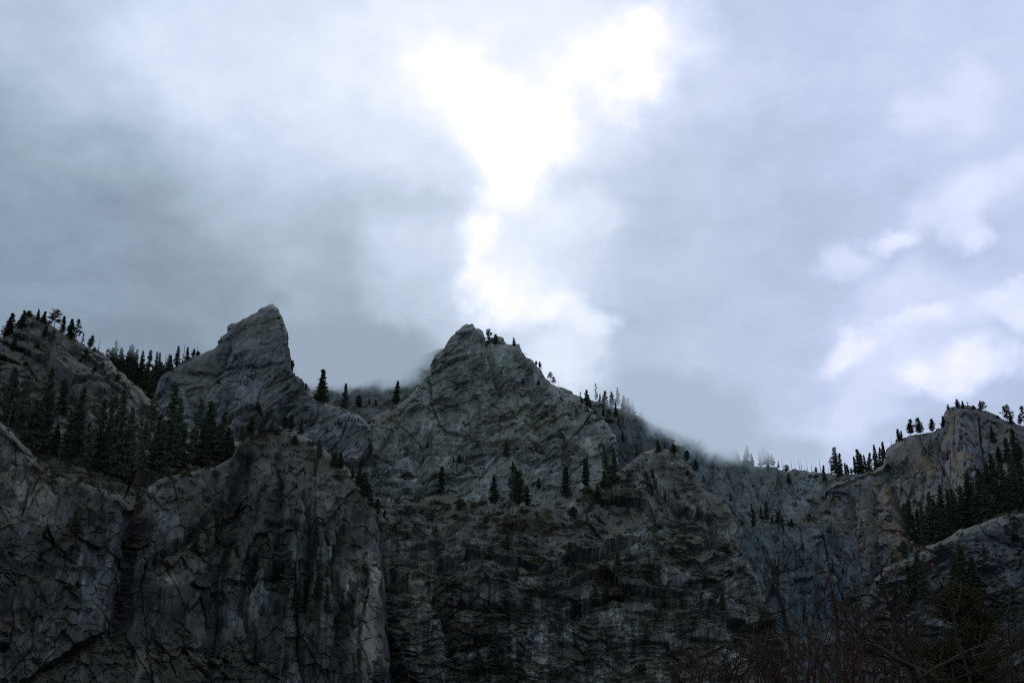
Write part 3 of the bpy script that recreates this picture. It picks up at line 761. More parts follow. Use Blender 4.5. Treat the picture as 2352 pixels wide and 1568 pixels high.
def plant(px, py, ptop, kind, lay, w=None, dY=0.0, misty=False):
    """a tree rooted on terrain LAY where the line of sight meets it"""
    global tree_no
    L = LAY[lay]
    k = np.argmin((L['x'] - px) ** 2 + (L['y'] - py) ** 2)
    p = L['P'][k].copy()
    p[1] += dY
    q = at(px, L['y'][k], p[1]); p[0] = q[0]
    top = at(px, ptop, p[1])
    H = max(2.0, top[2] - p[2])
    rg = random.Random(tree_no * 7 + 3); tree_no += 1
    tr, cr = rg.choice(PROTO[kind])
    o = bpy.data.objects.new(NAMES[kind], None); COL.objects.link(o)
    o.empty_display_size = .1
    o.location = (p[0], p[1], p[2] - .015 * H)
    s = 1.0
    if w:
        s = min(1.7, max(.55, w / max(6.0, py - ptop) / WIDE[kind]))
    o.scale = (H * s, H * s, H)
    o.rotation_euler = (rg.gauss(0, .04), rg.gauss(0, .04), rg.random() * 6.28)
    link('trunk', tr, None, o)
    link('crown', cr, None, o)
    return o, kind, misty, px


def stand(trees, where, group):
    """labels: look first, then its place in the line of trees of that look, counted along the stand"""
    by = {}
    for t in sorted(trees, key=lambda t: t[3]):
        by.setdefault((t[1], t[2]), []).append(t)
    for (kind, misty), ts in by.items():
        for i, t in enumerate(ts):
            look = ('misty ' if misty else '') + LOOK[kind]
            lab = look + (' ' + where[1] if len(ts) == 1 else ', ' + where[0].replace('#', ORD[i]))
            tag(t[0], lab, CATS[kind], group)


def conv(x0, y0, k):
    return lambda zx, zy: (x0 + zx * k, y0 + zy * k)


cH = conv(0, 677.6, .17104); cA = conv(0, 648.9, .3175); cB = conv(631.7, 689, .3418); cC = conv(1263.3, 832.6, .2442)
cD = conv(1722.7, 890, .2677); cE = conv(1493, 1033.6, .3652); cF = conv(746.5, 1070.3, .3174); cG = conv(0, 1070.3, .3175)


def many(cv, k, lay, rows, kind='fir', dY=0.0):
    out = []
    for r in rows:
        zx, zb, zt, w = r[:4]
        kd = r[4] if len(r) > 4 and r[4] else kind
        px, py = cv(zx, zb); _, pt = cv(zx, zt)
        out.append(plant(px, py, pt, kd, lay, w * k if w else None, r[6] if len(r) > 6 else dY, bool(len(r) > 5 and r[5])))
    return out


T = many(cH, .171, 10, [
    (110, 585, 235, 190, 'brown'), (5, 600, 440, 40, 'snag'), (285, 450, 205, 130), (390, 285, 215, 90, 'bush'), (507, 340, 180, 80, 'spruce'), (575, 400, 210, 110), (725, 455, 195, 160, 'misfit'),
    (830, 505, 270, 95, 'spruce'), (940, 590, 310, 130), (1018, 630, 330, 100, 'misfit'), (1100, 665, 510, 60, 'sparse'), (1205, 720, 545, 95, 'pine'), (1315, 775, 570, 45, 'snag'), (1262, 765, 695, 45, 'bush')])
stand(T, ('# along the wooded knob skyline toward the horn peak', 'on the wooded knob skyline before the horn peak'), 'trees on the skyline of the wooded knob')
T = many(cH, .171, 10, [(600, 560, 400, 90), (700, 620, 470, 80, 'bush'), (170, 740, 560, 110), (340, 950, 890, 70, 'bush'), (1155, 905, 720, 120, 'misfit'), (500, 700, 640, 90, 'bush'), (1080, 900, 850, 110, 'bush'), (1380, 960, 900, 70, 'bush'),
                         (1270, 1030, 970, 70, 'bush'), (1400, 1330, 1240, 70, 'spruce'), (860, 1340, 1130, 90), (1580, 1130, 1060, 90, 'bush'), (1490, 1560, 1470, 60, 'spruce'), (1130, 1170, 1120, 100, 'bush')])
stand(T, ('# on the wooded knob rock face toward the horn peak', 'rooted on the bare rock face of the wooded knob'), 'trees on the rock face of the wooded knob')

g1 = [(1390, 800, 700, 45, 'sparse', 1), (1445, 890, 710, 125, 'pine'), (1527, 870, 600, 60, 'sparse'), (1592, 930, 700, 80, 'fir', 1), (1680, 960, 665, 110), (1745, 960, 650, 90, 'spruce', 1), (1622, 1000, 770, 90), (1795, 1000, 720, 85, 'fir', 1),
      (1905, 1110, 745, 90), (1976, 1150, 735, 110), (2085, 1150, 760, 80, 'fir', 1), (2150, 1110, 760, 70, 'spruce', 1), (2190, 1080, 740, 35, 'snag', 1), (2248, 1040, 790, 90, 'fir', 1), (2305, 1010, 850, 60, 'spruce')]
T = many(cH, .171, 2, g1)
stand(T, ('# in the back row of the dip toward the horn peak', 'in the back row of the dip before the horn peak'), 'back row of conifers in the dip before the horn peak')
g2 = [(1560, 1060, 850, 100), (1640, 1100, 880, 100), (1710, 1130, 880, 100), (1765, 1160, 900, 90, 'spruce'), (1830, 1200, 940, 100), (1885, 1240, 960, 90, 'spruce'), (1945, 1270, 980, 110), (2005, 1280, 950, 80, 'spruce'), (2060, 1290, 960, 90), (2112, 1230, 930, 80, 'spruce'),
      (2150, 1180, 900, 80), (2180, 1150, 930, 60, 'spruce'), (1860, 1120, 850, 90), (1540, 970, 860, 70, 'bush'), (1990, 1400, 1180, 90)]
T = many(cH, .171, 2, g2, dY=0)
stand(T, ('# in the front row of the dark dip toward the horn peak', 'in the front row of the dark dip before the horn peak'), 'front row of conifers in the dip before the horn peak')
T = many(cA, .3175, 3, [(1275, 590, 455, 40, 'spruce'), (1320, 575, 430, 28, 'snag'), (1357, 555, 465, 45, 'spruce'), (1398, 535, 480, 45, 'pine', 1), (1426, 520, 440, 30, 'snag', 1), (1222, 640, 520, 38, 'spruce'), (1430, 520, 498, 24, 'bush'), (2110, 620, 560, 28, 'pine'),
                          (2212, 770, 730, 20, 'bush'), (1850, 222, 205, 8, 'snag'), (2080, 700, 640, 20, 'bush')], dY=4)
stand(T, ('# up the horn peak flank toward the broad peak', 'on the flank of the horn peak'), 'trees on the flank of the horn peak')

g3 = [(20, 1040, 620, 70), (72, 1010, 620, 110), (112, 1180, 940, 70, 'sparse'), (142, 1160, 700, 90, 'misfit'), (200, 1200, 850, 100), (268, 1230, 600, 130), (330, 1180, 740, 80, 'sparse'), (440, 960, 700, 70, 'spruce'), (520, 1250, 740, 120), (565, 1190, 800, 90), (622, 1300, 1000, 80, 'sparse'),
      (690, 1340, 840, 120), (752, 1350, 820, 110, 'misfit'), (800, 1010, 890, 60, 'spruce'), (862, 1400, 770, 130), (100, 1100, 780, 80, 'sparse'), (235, 1180, 900, 80, 'spruce'), (300, 1240, 820, 90), (385, 1230, 1010, 80), (480, 1260, 930, 100), (655, 1330, 930, 70, 'sparse'), (720, 1360, 1010, 90), (800, 1390, 960, 90), (835, 1400, 1040, 80), (580, 1250, 990, 30, 'snag'), (410, 1220, 900, 30, 'snag'), (50, 1100, 820, 30, 'snag')]
T = many(cA, .3175, 10, g3, dY=0)
stand(T, ('# on the bench below the knob toward the horn peak', 'on the bench below the wooded knob'), 'firs on the outer half of the bench above the front cliff')
g3 = [(920, 1400, 900, 110), (985, 1410, 860, 60, 'sparse'), (1060, 1390, 830, 120, 'misfit'), (1105, 1350, 940, 90, 'spruce'), (1235, 1360, 720, 150), (1275, 1340, 830, 100), (1362, 1335, 830, 80, 'sparse'), (1412, 1310, 850, 100, 'sparse'), (1520, 1270, 850, 130), (1572, 1290, 930, 120), (1640, 1300, 1050, 110),
      (1692, 1190, 840, 50, 'snag'), (1665, 1330, 1110, 100, 'spruce'), (1020, 1410, 1000, 90), (1165, 1380, 990, 100), (1200, 1370, 1080, 90), (1320, 1345, 1010, 90), (1455, 1310, 1020, 100), (1545, 1290, 1040, 90), (1610, 1300, 1130, 90, 'bush')]
T = many(cA, .3175, 10, g3, dY=0)
stand(T, ('# on the bench under the horn peak toward the buttress', 'on the bench under the horn peak near the buttress'), 'firs on the inner half of the bench above the front cliff')
T = many(cA, .3175, 11, [(1750, 1150, 1040, 60, 'bush'), (1810, 1085, 970, 90, 'pine'), (1890, 1095, 1015, 70, 'bush'), (1960, 1080, 1030, 80, 'bush'), (2060, 1060, 960, 55, 'pine'), (2105, 1070, 955, 60, 'pine'), (2180, 1075, 980, 60, 'spruce'), (2000, 1100, 1060, 70, 'bush'), (2130, 1170, 1110, 60, 'bush')])
T += many(cB, .3418, 11, [(300, 1060, 940, 50, 'bush'), (400, 1120, 1030, 90, 'bush'), (440, 1130, 1020, 60, 'fir'), (560, 1240, 1120, 90), (600, 1320, 1150, 80), (640, 1390, 1250, 60, 'spruce'), (520, 1200, 1120, 60, 'spruce'), (690, 1420, 1340, 60, 'spruce')])
stand(T, ('# along the buttress top toward the broad peak', 'along the rounded top of the buttress'), 'trees along the top of the buttress')
T = many(cG, .3175, 11, [(2280, 600, 390, 70), (2075, 905, 600, 80, 'spruce'), (2155, 1070, 880, 90, 'pine'), (2300, 970, 760, 75), (1412, 600, 530, 70, 'bush'), (2250, 1120, 1000, 90, 'bush'), (1895, 1080, 990, 60, 'bush'), (2060, 1480, 1380, 70, 'bush'), (1570, 420, 300, 60, 'bush'), (1275, 620, 520, 50, 'spruce'),
                          (540, 480, 320, 110, 'fir'), (2000, 1070, 960, 80, 'bush'), (110, 1560, 1510, 70, 'bush'), (1660, 560, 500, 50, 'bush')])
T += many(cF, .3174, 11, [(20, 930, 860, 60, 'bush'), (90, 1170, 1000, 90, 'pine'), (10, 1060, 940, 70, 'bush'), (240, 1390, 1320, 60, 'bush'), (10, 800, 720, 50, 'bush')])
stand(T, ('# on the sheer front cliff toward the broad peak', 'clinging to the sheer front cliff'), 'trees clinging to the front cliff')

T = many(cB, .3418, 3, [(318, 690, 460, 80, 'spruce'), (295, 680, 520, 60, 'fir'), (462, 715, 555, 48, 'fir'), (205, 600, 560, 22, 'bush'), (112, 465, 405, 28, 'pine')], dY=3)
T += many(cB, .3418, 1, [(562, 715, 645, 55, 'bush'), (676, 710, 670, 24, 'bush'), (632, 700, 660, 20, 'bush')])
T += many(cB, .3418, 6, [(812, 690, 540, 50, 'fir')])
stand(T, ('# on the saddle between the two summits toward the broad peak', 'on the saddle between the horn and the broad peak'), 'trees on the saddle between the horn and the broad peak')

T = many(cB, .3418, 6, [(1442, 330, 192, 50, 'misfit'), (1605, 310, 252, 50, 'fir'), (1417, 300, 245, 10, 'snag'), (1780, 445, 413, 28, 'pine'), (1848, 525, 482, 38, 'misfit'), (1872, 565, 516, 55, 'misfit'), (1905, 575, 543, 9, 'snag'), (1673, 365, 340, 9, 'snag'), (1755, 425, 410, 15, 'bush'), (1480, 300, 236, 40, 'bush')], dY=3)
stand(T, ('# down the rim of the broad peak from its summit', 'on the rim of the broad peak below its summit'), 'trees on the rim of the broad peak')
T = many(cB, .3418, 6, [(1667, 568, 528, 24, 'bush'), (1768, 572, 530, 24, 'fir'), (1555, 1050, 945, 34, 'spruce'), (1027, 1010, 935, 30, 'spruce'), (720, 870, 815, 26, 'spruce'), (1600, 1155, 1085, 50, 'fir'), (1240, 1095, 1040, 50, 'bush'), (2022, 755, 728, 16, 'bush'), (1200, 1090, 1045, 24, 'spruce'), (1280, 1105, 1060, 20, 'bush'),
                         (2095, 1190, 1060, 50, 'spruce'), (1640, 1235, 1160, 42, 'spruce'), (1950, 1285, 1125, 62, 'spruce'), (1770, 1265, 1190, 40, 'fir'), (1580, 1240, 1190, 30, 'bush')])
stand(T, ('# on the broad peak face toward the rust cliff', 'on the face of the broad peak'), 'trees on the face of the broad peak')

T = many(cC, .2442, 5, [(283, 335, 272, 40, 'sparse'), (300, 420, 330, 75, 'fir'), (355, 470, 258, 85, 'fir'), (378, 460, 350, 60, 'spruce'), (436, 372, 188, 34, 'sparse'), (466, 372, 292, 26, 'spruce'), (520, 420, 263, 75, 'fir'), (500, 515, 400, 62, 'spruce'), (430, 500, 440, 32, 'bush'), (240, 475, 433, 22, 'bush'), (626, 515, 372, 38, 'spruce'),
                         (572, 415, 330, 40, 'spruce', 1), (594, 415, 268, 50, 'pine', 1), (641, 428, 236, 48, 'pine', 1), (700, 455, 308, 62, 'fir', 1), (742, 475, 330, 60, 'fir', 1), (792, 490, 340, 50, 'spruce', 1), (650, 620, 520, 34, 'spruce'), (692, 745, 640, 40, 'spruce')], dY=3)
stand(T, ('# on the shoulder behind the broad peak into the fog', 'on the shoulder behind the broad peak by the fog'), 'trees on the shoulder running into the fog')
T = many(cC, .2442, 5, [(850, 505, 390, 40, 'spruce', 1), (880, 515, 380, 50, 'fir', 1), (940, 540, 400, 55, 'fir', 1), (1010, 565, 450, 50, 'pine', 1), (1060, 580, 450, 50, 'fir', 1), (1130, 610, 480, 55, 'spruce', 1), (1230, 650, 520, 55, 'fir', 1), (1290, 665, 545, 55, 'fir', 1), (1360, 680, 560, 60, 'spruce', 1), (1460, 690, 590, 50, 'pine', 1),
                         (1632, 860, 750, 45, 'fir', 1), (1668, 880, 765, 40, 'spruce', 1), (1702, 895, 780, 60, 'fir', 1), (1740, 915, 800, 40, 'spruce', 1), (1768, 935, 815, 50, 'fir', 1), (1802, 930, 838, 14, 'snag', 1), (905, 525, 400, 40, 'spruce', 1), (975, 555, 440, 45, 'fir', 1), (1095, 595, 480, 45, 'spruce', 1), (1180, 635, 520, 45, 'fir', 1), (1415, 690, 590, 45, 'fir', 1), (1500, 695, 590, 40, 'spruce', 1), (1650, 870, 780, 36, 'spruce', 1), (1686, 888, 800, 36, 'fir', 1), (1722, 905, 800, 34, 'spruce', 1), (1785, 935, 850, 34, 'spruce', 1)], dY=3)
stand(T, ('# in cloud along the long ridge toward the rust cliff', 'fading into cloud on the long ridge'), 'trees fading into the cloud on the long ridge')
T = many(cC, .2442, 5, [(1855, 958, 780, 66, 'fir'), (1892, 968, 850, 40, 'spruce'), (1940, 975, 900, 14, 'snag'), (1982, 975, 815, 45, 'spruce', 1), (2022, 975, 780, 70, 'pine', 1), (2050, 975, 840, 45, 'fir', 1), (2097, 982, 860, 60, 'pine', 1), (2190, 992, 878, 14, 'snag', 1), (2203, 992, 910, 14, 'snag', 1), (2225, 1000, 960, 40, 'bush'), (1830, 945, 850, 36, 'spruce', 1), (1912, 972, 880, 34, 'spruce', 1), (2150, 988, 920, 36, 'spruce', 1)], dY=2)
T += many(cD, .2677, 5, [(360, 712, 612, 22, 'snag', 1), (388, 708, 632, 20, 'snag', 1), (430, 712, 590, 26, 'snag', 1), (443, 712, 600, 24, 'snag', 1), (466, 708, 650, 20, 'snag', 1), (496, 718, 618, 22, 'snag', 1), (534, 722, 640, 18, 'snag', 1), (567, 718, 680, 26, 'bush')], dY=2)
stand(T, ('# on the low saddle toward the rust cliff', 'on the low saddle under the cloud edge'), 'trees on the low saddle under the cloud')
T = many(cD, .2677, 5, [(608, 715, 600, 30, 'snag'), (640, 800, 662, 42, 'spruce'), (697, 730, 588, 50, 'sparse'), (740, 745, 505, 80, 'spruce'), (770, 760, 560, 60, 'fir'), (822, 745, 640, 36, 'spruce'), (845, 740, 662, 30, 'bush'), (872, 740, 690, 26, 'bush'), (908, 740, 585, 40, 'spruce'), (947, 735, 522, 82, 'fir'), (970, 735, 560, 50, 'spruce'), (1003, 725, 575, 36, 'spruce'), (1028, 718, 558, 60, 'fir'),
                          (1068, 690, 478, 26, 'snag'), (1088, 695, 486, 56, 'fir'), (1118, 690, 508, 40, 'spruce'), (1147, 680, 462, 56, 'fir'), (1168, 672, 500, 40, 'spruce'), (530, 725, 660, 16, 'snag'), (675, 725, 640, 14, 'snag')], dY=2)
stand(T, ('# at the clear saddle end toward the rust cliff', 'in the clear end of the saddle beside the rust cliff'), 'trees at the clear end of the saddle beside the rust cliff')
T = many(cD, .2677, 7, [(1215, 495, 413, 16, 'snag'), (1283, 455, 346, 48, 'fir'), (1303, 450, 368, 30, 'spruce'), (1380, 412, 274, 80, 'pine'), (1458, 408, 258, 82, 'pine'), (1570, 375, 268, 60, 'pine'), (1668, 345, 243, 46, 'pine'), (1700, 195, 144, 55, 'pine'), (1782, 178, 98, 75, 'pine'), (1827, 178, 113, 62, 'fir'), (1873, 175, 121, 30, 'sparse'), (1915, 190, 154, 34, 'bush'), (1976, 193, 113, 40, 'fir'),
                          (2008, 200, 115, 72, 'misfit'), (2215, 305, 143, 85, 'misfit'), (2242, 305, 215, 60, 'fir'), (2320, 315, 238, 66, 'pine'), (2352, 330, 160, 70, 'misfit'), (2125, 262, 240, 30, 'bush'), (1258, 465, 445, 20, 'bush')], dY=2)
stand(T, ('# on the rust cliff rim away from the saddle', 'on the rim of the rust streaked cliff'), 'trees on the rim of the rust streaked cliff')
T = many(cD, .2677, 7, [(2090, 475, 330, 60), (2150, 650, 500, 90), (2220, 650, 430, 90), (2320, 760, 340, 110), (2285, 900, 590, 100), (2195, 1010, 640, 110), (2345, 1020, 690, 120), (2120, 900, 560, 100), (2060, 900, 640, 100), (2000, 880, 690, 90), (2250, 780, 560, 90, 'spruce'), (2160, 800, 600, 90, 'spruce'), (2080, 760, 600, 80, 'spruce'), (2310, 1050, 800, 110)])
stand(T, ('# in the rust cliff high forest away from the saddle', 'in the steep dark forest high on the rust cliff'), 'upper forest on the rust cliff')
T = many(cD, .2677, 7, [(1922, 1010, 720, 110), (1902, 1140, 800, 120), (1980, 1130, 750, 120), (2060, 1110, 790, 110), (2150, 1070, 770, 110), (2252, 1050, 740, 110), (1840, 1160, 840, 110), (1782, 1210, 860, 110), (1660, 1190, 830, 100), (1722, 1210, 870, 100), (1602, 1270, 950, 110), (1550, 1310, 890, 110), (1500, 1340, 990, 90), (1452, 1340, 1040, 90), (1420, 1330, 950, 80, 'spruce'),
                          (1372, 1250, 980, 70, 'spruce'), (1350, 1180, 1000, 50, 'bush'), (1640, 1300, 1000, 110), (1690, 1300, 1040, 90, 'spruce'), (1332, 1430, 1310, 60, 'spruce'), (1750, 1250, 1000, 100, 'spruce'), (1860, 1200, 950, 110), (1940, 1190, 930, 100, 'spruce')])
stand(T, ('# in the forest ramp above the pale slab going uphill', 'in the dark forest ramp above the pale slab'), 'lower forest ramp above the pale slab')
T = many(cE, .3652, 8, [(1930, 880, 640, 90), (1985, 890, 585, 120), (2045, 880, 670, 110), (1700, 910, 640, 100), (1742, 970, 690, 90), (1592, 1000, 840, 110), (1550, 970, 820, 80, 'spruce'), (2275, 905, 860, 70, 'bush'), (1650, 950, 720, 80, 'spruce'), (1605, 640, 570, 40, 'spruce')])
stand(T, ('# on the pale slab toward its outer end', 'standing on the pale blocky slab'), 'trees standing on the pale slab')
T = many(cD, .2677, 5, [(35, 1190, 1040, 50, 'spruce'), (145, 1130, 980, 44, 'fir'), (280, 1185, 1095, 48, 'fir'), (235, 1160, 1060, 40, 'spruce'), (360, 1195, 1120, 36, 'fir'), (330, 820, 730, 40, 'spruce'), (95, 1120, 1020, 40, 'spruce'), (190, 1170, 1110, 36, 'bush')])
T += many(cC, .2442, 5, [(1450, 1120, 1050, 26, 'spruce'), (1380, 1010, 915, 60, 'bush'), (1700, 1300, 1220, 40, 'spruce'), (2040, 1420, 1300, 40, 'spruce'), (2150, 1480, 1400, 50, 'bush'), (1900, 1400, 1320, 40, 'spruce')])
stand(T, ('# on the shadowed wall under the saddle toward the rust cliff', 'on the shadowed wall under the saddle'), 'trees on the shadowed wall under the saddle')

T = many(cC, .2442, 9, [(560, 1140, 770, 80), (612, 1130, 800, 90), (500, 1180, 1010, 70, 'spruce'), (335, 1110, 885, 55, 'spruce'), (150, 1205, 975, 72, 'spruce'), (1020, 835, 718, 64, 'fir'), (1162, 850, 772, 85, 'bush'), (1287, 900, 828, 55, 'bush'), (820, 880, 768, 32, 'spruce'), (970, 1085, 978, 48, 'spruce'), (920, 1090, 1030, 40, 'bush'),
                          (960, 1250, 1140, 40, 'spruce'), (850, 1275, 1190, 50, 'bush'), (460, 1315, 1150, 90), (215, 1460, 1355, 85, 'bush'), (1090, 1310, 1220, 40, 'spruce'), (770, 1040, 860, 14, 'snag'), (362, 1395, 1310, 10, 'snag'), (318, 1290, 1180, 30, 'sparse')])
stand(T, ('# around the rounded dome toward the rust cliff', 'on the turf beside the rounded dome'), 'trees on and around the rounded dome')
T = many(cF, .3174, 9, [(1225, 1460, 1180, 85, 'spruce'), (1118, 1480, 1325, 90, 'pine'), (1290, 1460, 1360, 60, 'bush'), (785, 1115, 930, 62, 'spruce'), (592, 580, 470, 80, 'bush'), (1320, 595, 455, 62, 'fir'), (1345, 1455, 1390, 50, 'bush'), (880, 1200, 1110, 80, 'bush'), (965, 1320, 1200, 60, 'bush'), (840, 190, 0, 70, 'spruce'), (1225, 230, 60, 70, 'fir'), (1465, 240, 140, 55, 'fir'), (1395, 120, 40, 50, 'bush'), (970, 320, 240, 50, 'bush'), (1165, 410, 360, 50, 'bush'), (2120, 740, 620, 60, 'bush'), (2000, 830, 770, 50, 'bush'),
                          (240, 200, 60, 80, 'fir'), (305, 260, 130, 60, 'spruce'), (375, 310, 240, 60, 'bush'), (430, 370, 320, 50, 'bush'), (1800, 360, 300, 70, 'bush')])
stand(T, ('# on the lower cliff ledges toward the dome', 'on the ledges of the broken lower cliff'), 'trees on the ledges of the lower cliff')
T = many(cE, .3652, 9, [(462, 1000, 855, 60, 'spruce'), (380, 980, 930, 70, 'bush'), (322, 965, 900, 45, 'spruce'), (150, 650, 600, 50, 'bush'), (250, 860, 820, 70, 'bush'), (500, 790, 750, 70, 'bush'), (180, 910, 880, 60, 'bush'), (405, 665, 640, 60, 'bush')])
stand(T, ('# on the slope below the dome toward the pale slab', 'on the steep slope below the dome'), 'trees on the steep slope below the dome')

# ------------------------------------------------------------------ low scrub on the ledges
rg = rngs(5)
C_ = []; A_ = []; S_ = []
for lay, cnt in ((1, 200), (2, 900), (3, 500), (5, 2600), (6, 2200), (7, 2600), (8, 1600), (9, 11000), (10, 6500), (11, 3600)):
    L = LAY[lay]
    w = np.clip(L['nz'] - .30, 0, 1) ** 1.5 * (.25 + 2.5 * L['g']) + .12 * L['g']
    w *= np.clip(.3 + 1.6 * fbm(L['x'] / 22, L['y'] / 16, 300 + lay, 3), 0, 2) ** 3
    if lay == 1:
        w = w * (L['y'] > 905)
    k = rg.choice(len(w), cnt, p=w / w.sum())
    sz = (.5 + (1.3 if lay in (10, 11) else 2.4) * rg.random(cnt) ** 2.5)
    for _ in range(7):
        C_.append(L['P'][k] + rg.normal(size=(cnt, 3)) * sz[:, None] * np.array((.9, .6, .35)) + np.array((0, -.3, .35)))
        A_.append(rg.normal(size=(cnt, 3)) + np.array((0, 0, .8))); S_.append(sz)
tb = np.array([(o.location.x, o.location.y, o.location.z, o.scale.z) for o in COL.objects if o.type == 'EMPTY'])
tb = tb[tb[:, 1] > 400]
for _ in range(16):
    sz = .5 + .9 * rg.random(len(tb))
    C_.append(tb[:, :3] + rg.normal(size=(len(tb), 3)) * np.array((2.2, 1.2, .5)) + np.array((0, -.6, .5)))
    A_.append(rg.normal(size=(len(tb), 3)) + np.array((0, 0, .8))); S_.append(sz)
g = Geo(); S_ = np.concatenate(S_)
g.clumps(np.concatenate(C_), np.concatenate(A_), 1.0 * S_, .36 * S_, rg)
sm, N, b = mat('scrub_leaves')
pos = N.new('ShaderNodeNewGeometry').outputs['Position']
c = N.mix(N.rng(N.noise(pos, .03, 3), .35, .65), (.036, .052, .026, 1), (.062, .060, .028, 1))
c = N.mix(N.rng(N.noise(pos, .03, 2), .64, .72), c, (.085, .050, .022, 1))
N.l.new(c, b.inputs['Base Color']); b.inputs['Roughness'].default_value = .9
tag(link('undergrowth', g.mesh('undergrowth'), sm), 'dark low scrub growing along the rock ledges', kind='stuff')

# ------------------------------------------------------------------ fog
def fog(name, label, cx, cy, Y, rx, ry, rz, rot, colr, dens, seed, base=0.15):
    """a bank of fog: an ellipsoid of mist, thickest in the middle and ragged toward its edge"""
    c = at(cx, cy, Y); sx = rx * Y / F; sz = ry * Y / F
    nu, nv = 28, 16
    th = np.linspace(0, 2 * math.pi, nu, endpoint=False); ph = np.linspace(.02, math.pi - .02, nv)
    V = np.stack((np.cos(th)[None, :] * np.sin(ph)[:, None], np.sin(th)[None, :] * np.sin(ph)[:, None], np.cos(ph)[:, None] * np.ones(nu)), -1).reshape(-1, 3)
    i = np.arange(nv - 1)[:, None] * nu + np.arange(nu); j = np.arange(nv - 1)[:, None] * nu + (np.arange(nu) + 1) % nu
    q = np.stack((i, i + nu, j + nu, j), -1).reshape(-1, 4)
    caps = [list(range(nu)), [(nv - 1) * nu + k for k in range(nu)][::-1]]
    me = bpy.data.meshes.new(name); me.from_pydata(V.tolist(), [], q.tolist() + caps); me.update()
    m = bpy.data.materials.new('fog'); m.use_nodes = True
    N = NT(m.node_tree); N.n.remove(N.n['Principled BSDF'])
    out = N.n['Material Output']
    oc = N.new('ShaderNodeTexCoord').outputs['Object']
    wp = N.new('ShaderNodeNewGeometry').outputs['Position']
    nz = N.noise(N.scale(wp, (1, .6, 1.2), (0, R(20), 0)), .013, 6, .66, .6)
    r = N.math('ADD', N.vmath('LENGTH', oc), N.math('MULTIPLY', N.math('SUBTRACT', nz, .5), 1.35))
    d = N.math('POWER', N.rng(r, 1.0, base, 0, 1), 1.9)
    d = N.math('MULTIPLY', d, dens)
    ab = N.new('ShaderNodeVolumeAbsorption'); ab.inputs['Color'].default_value = (0, 0, 0, 1); N.l.new(d, ab.inputs['Density'])
    em = N.new('ShaderNodeEmission'); em.inputs['Color'].default_value = lin(colr); N.l.new(d, em.inputs['Strength'])  # emission put in for skylight scattered by the mist
    ad = N.new('ShaderNodeAddShader'); N.l.new(ab.outputs[0], ad.inputs[0]); N.l.new(em.outputs[0], ad.inputs[1])
    N.l.new(ad.outputs[0], out.inputs['Volume'])
    m.cycles.emission_sampling = 'NONE'
    o = link(name, me, m)
    o.location = c; o.scale = (sx, rz, sz); o.rotation_euler = (0, R(rot), 0)
    tag(o, label, kind='stuff')


fog('fog', 'thick grey fog filling the gap between the horn peak and the broad peak', 795, 820, 1900, 285, 112, 140, -2, (154, 170, 188), .12, 1)
fog('fog', 'white fog pouring over the long ridge beside the broad peak', 1575, 948, 1775, 300, 124, 190, 19, (172, 188, 208), .06, 2)
fog('fog', 'thin fog drifting over the conifers in the dip', 350, 770, 1430, 170, 70, 90, 0, (132, 148, 166), .02, 3)
fog('fog', 'wisp of fog touching the tip of the horn peak', 640, 690, 1440, 75, 42, 60, 0, (135, 151, 168), .02, 4)
fog('fog', 'low ragged end of the fog along the saddle', 1800, 1035, 1830, 190, 50, 110, 6, (174, 189, 208), .024, 5)
sc.cycles.volume_step_rate = 1.0
sc.cycles.volume_max_steps = 48

# ------------------------------------------------------------------ leafless saplings and shrubs close to the camera
TWIG = bark_mat('brown_twig_bark', (.024, .018, .012), (.066, .050, .036))
TWIG2 = bark_mat('reddish_twig_bark', (.045, .027, .017), (.085, .055, .036))
lm, N, b = mat('autumn_leaves')
pos = N.new('ShaderNodeNewGeometry').outputs['Position']
N.l.new(N.mix(N.rng(N.noise(pos, 2.5, 2), .4, .6), (.10, .045, .014, 1), (.16, .10, .03, 1)), b.inputs['Base Color']); b.inputs['Roughness'].default_value = .8
rl, N, b = mat('red_leaf')
b.inputs['Base Color'].default_value = (.30, .035, .012, 1); b.inputs['Roughness'].default_value = .7


def wander(p0, d, L, rg, n=6, curl=.35, lift=.15):
    pts = [np.array(p0, float)]; d = np.array(d, float); d /= np.linalg.norm(d)
    for _ in range(n):
        d = d + rg.normal(size=3) * curl * .5 + np.array((0, 0, lift * .5)); d /= np.linalg.norm(d)
        pts.append(pts[-1] + d * L / n)
    return np.array(pts)


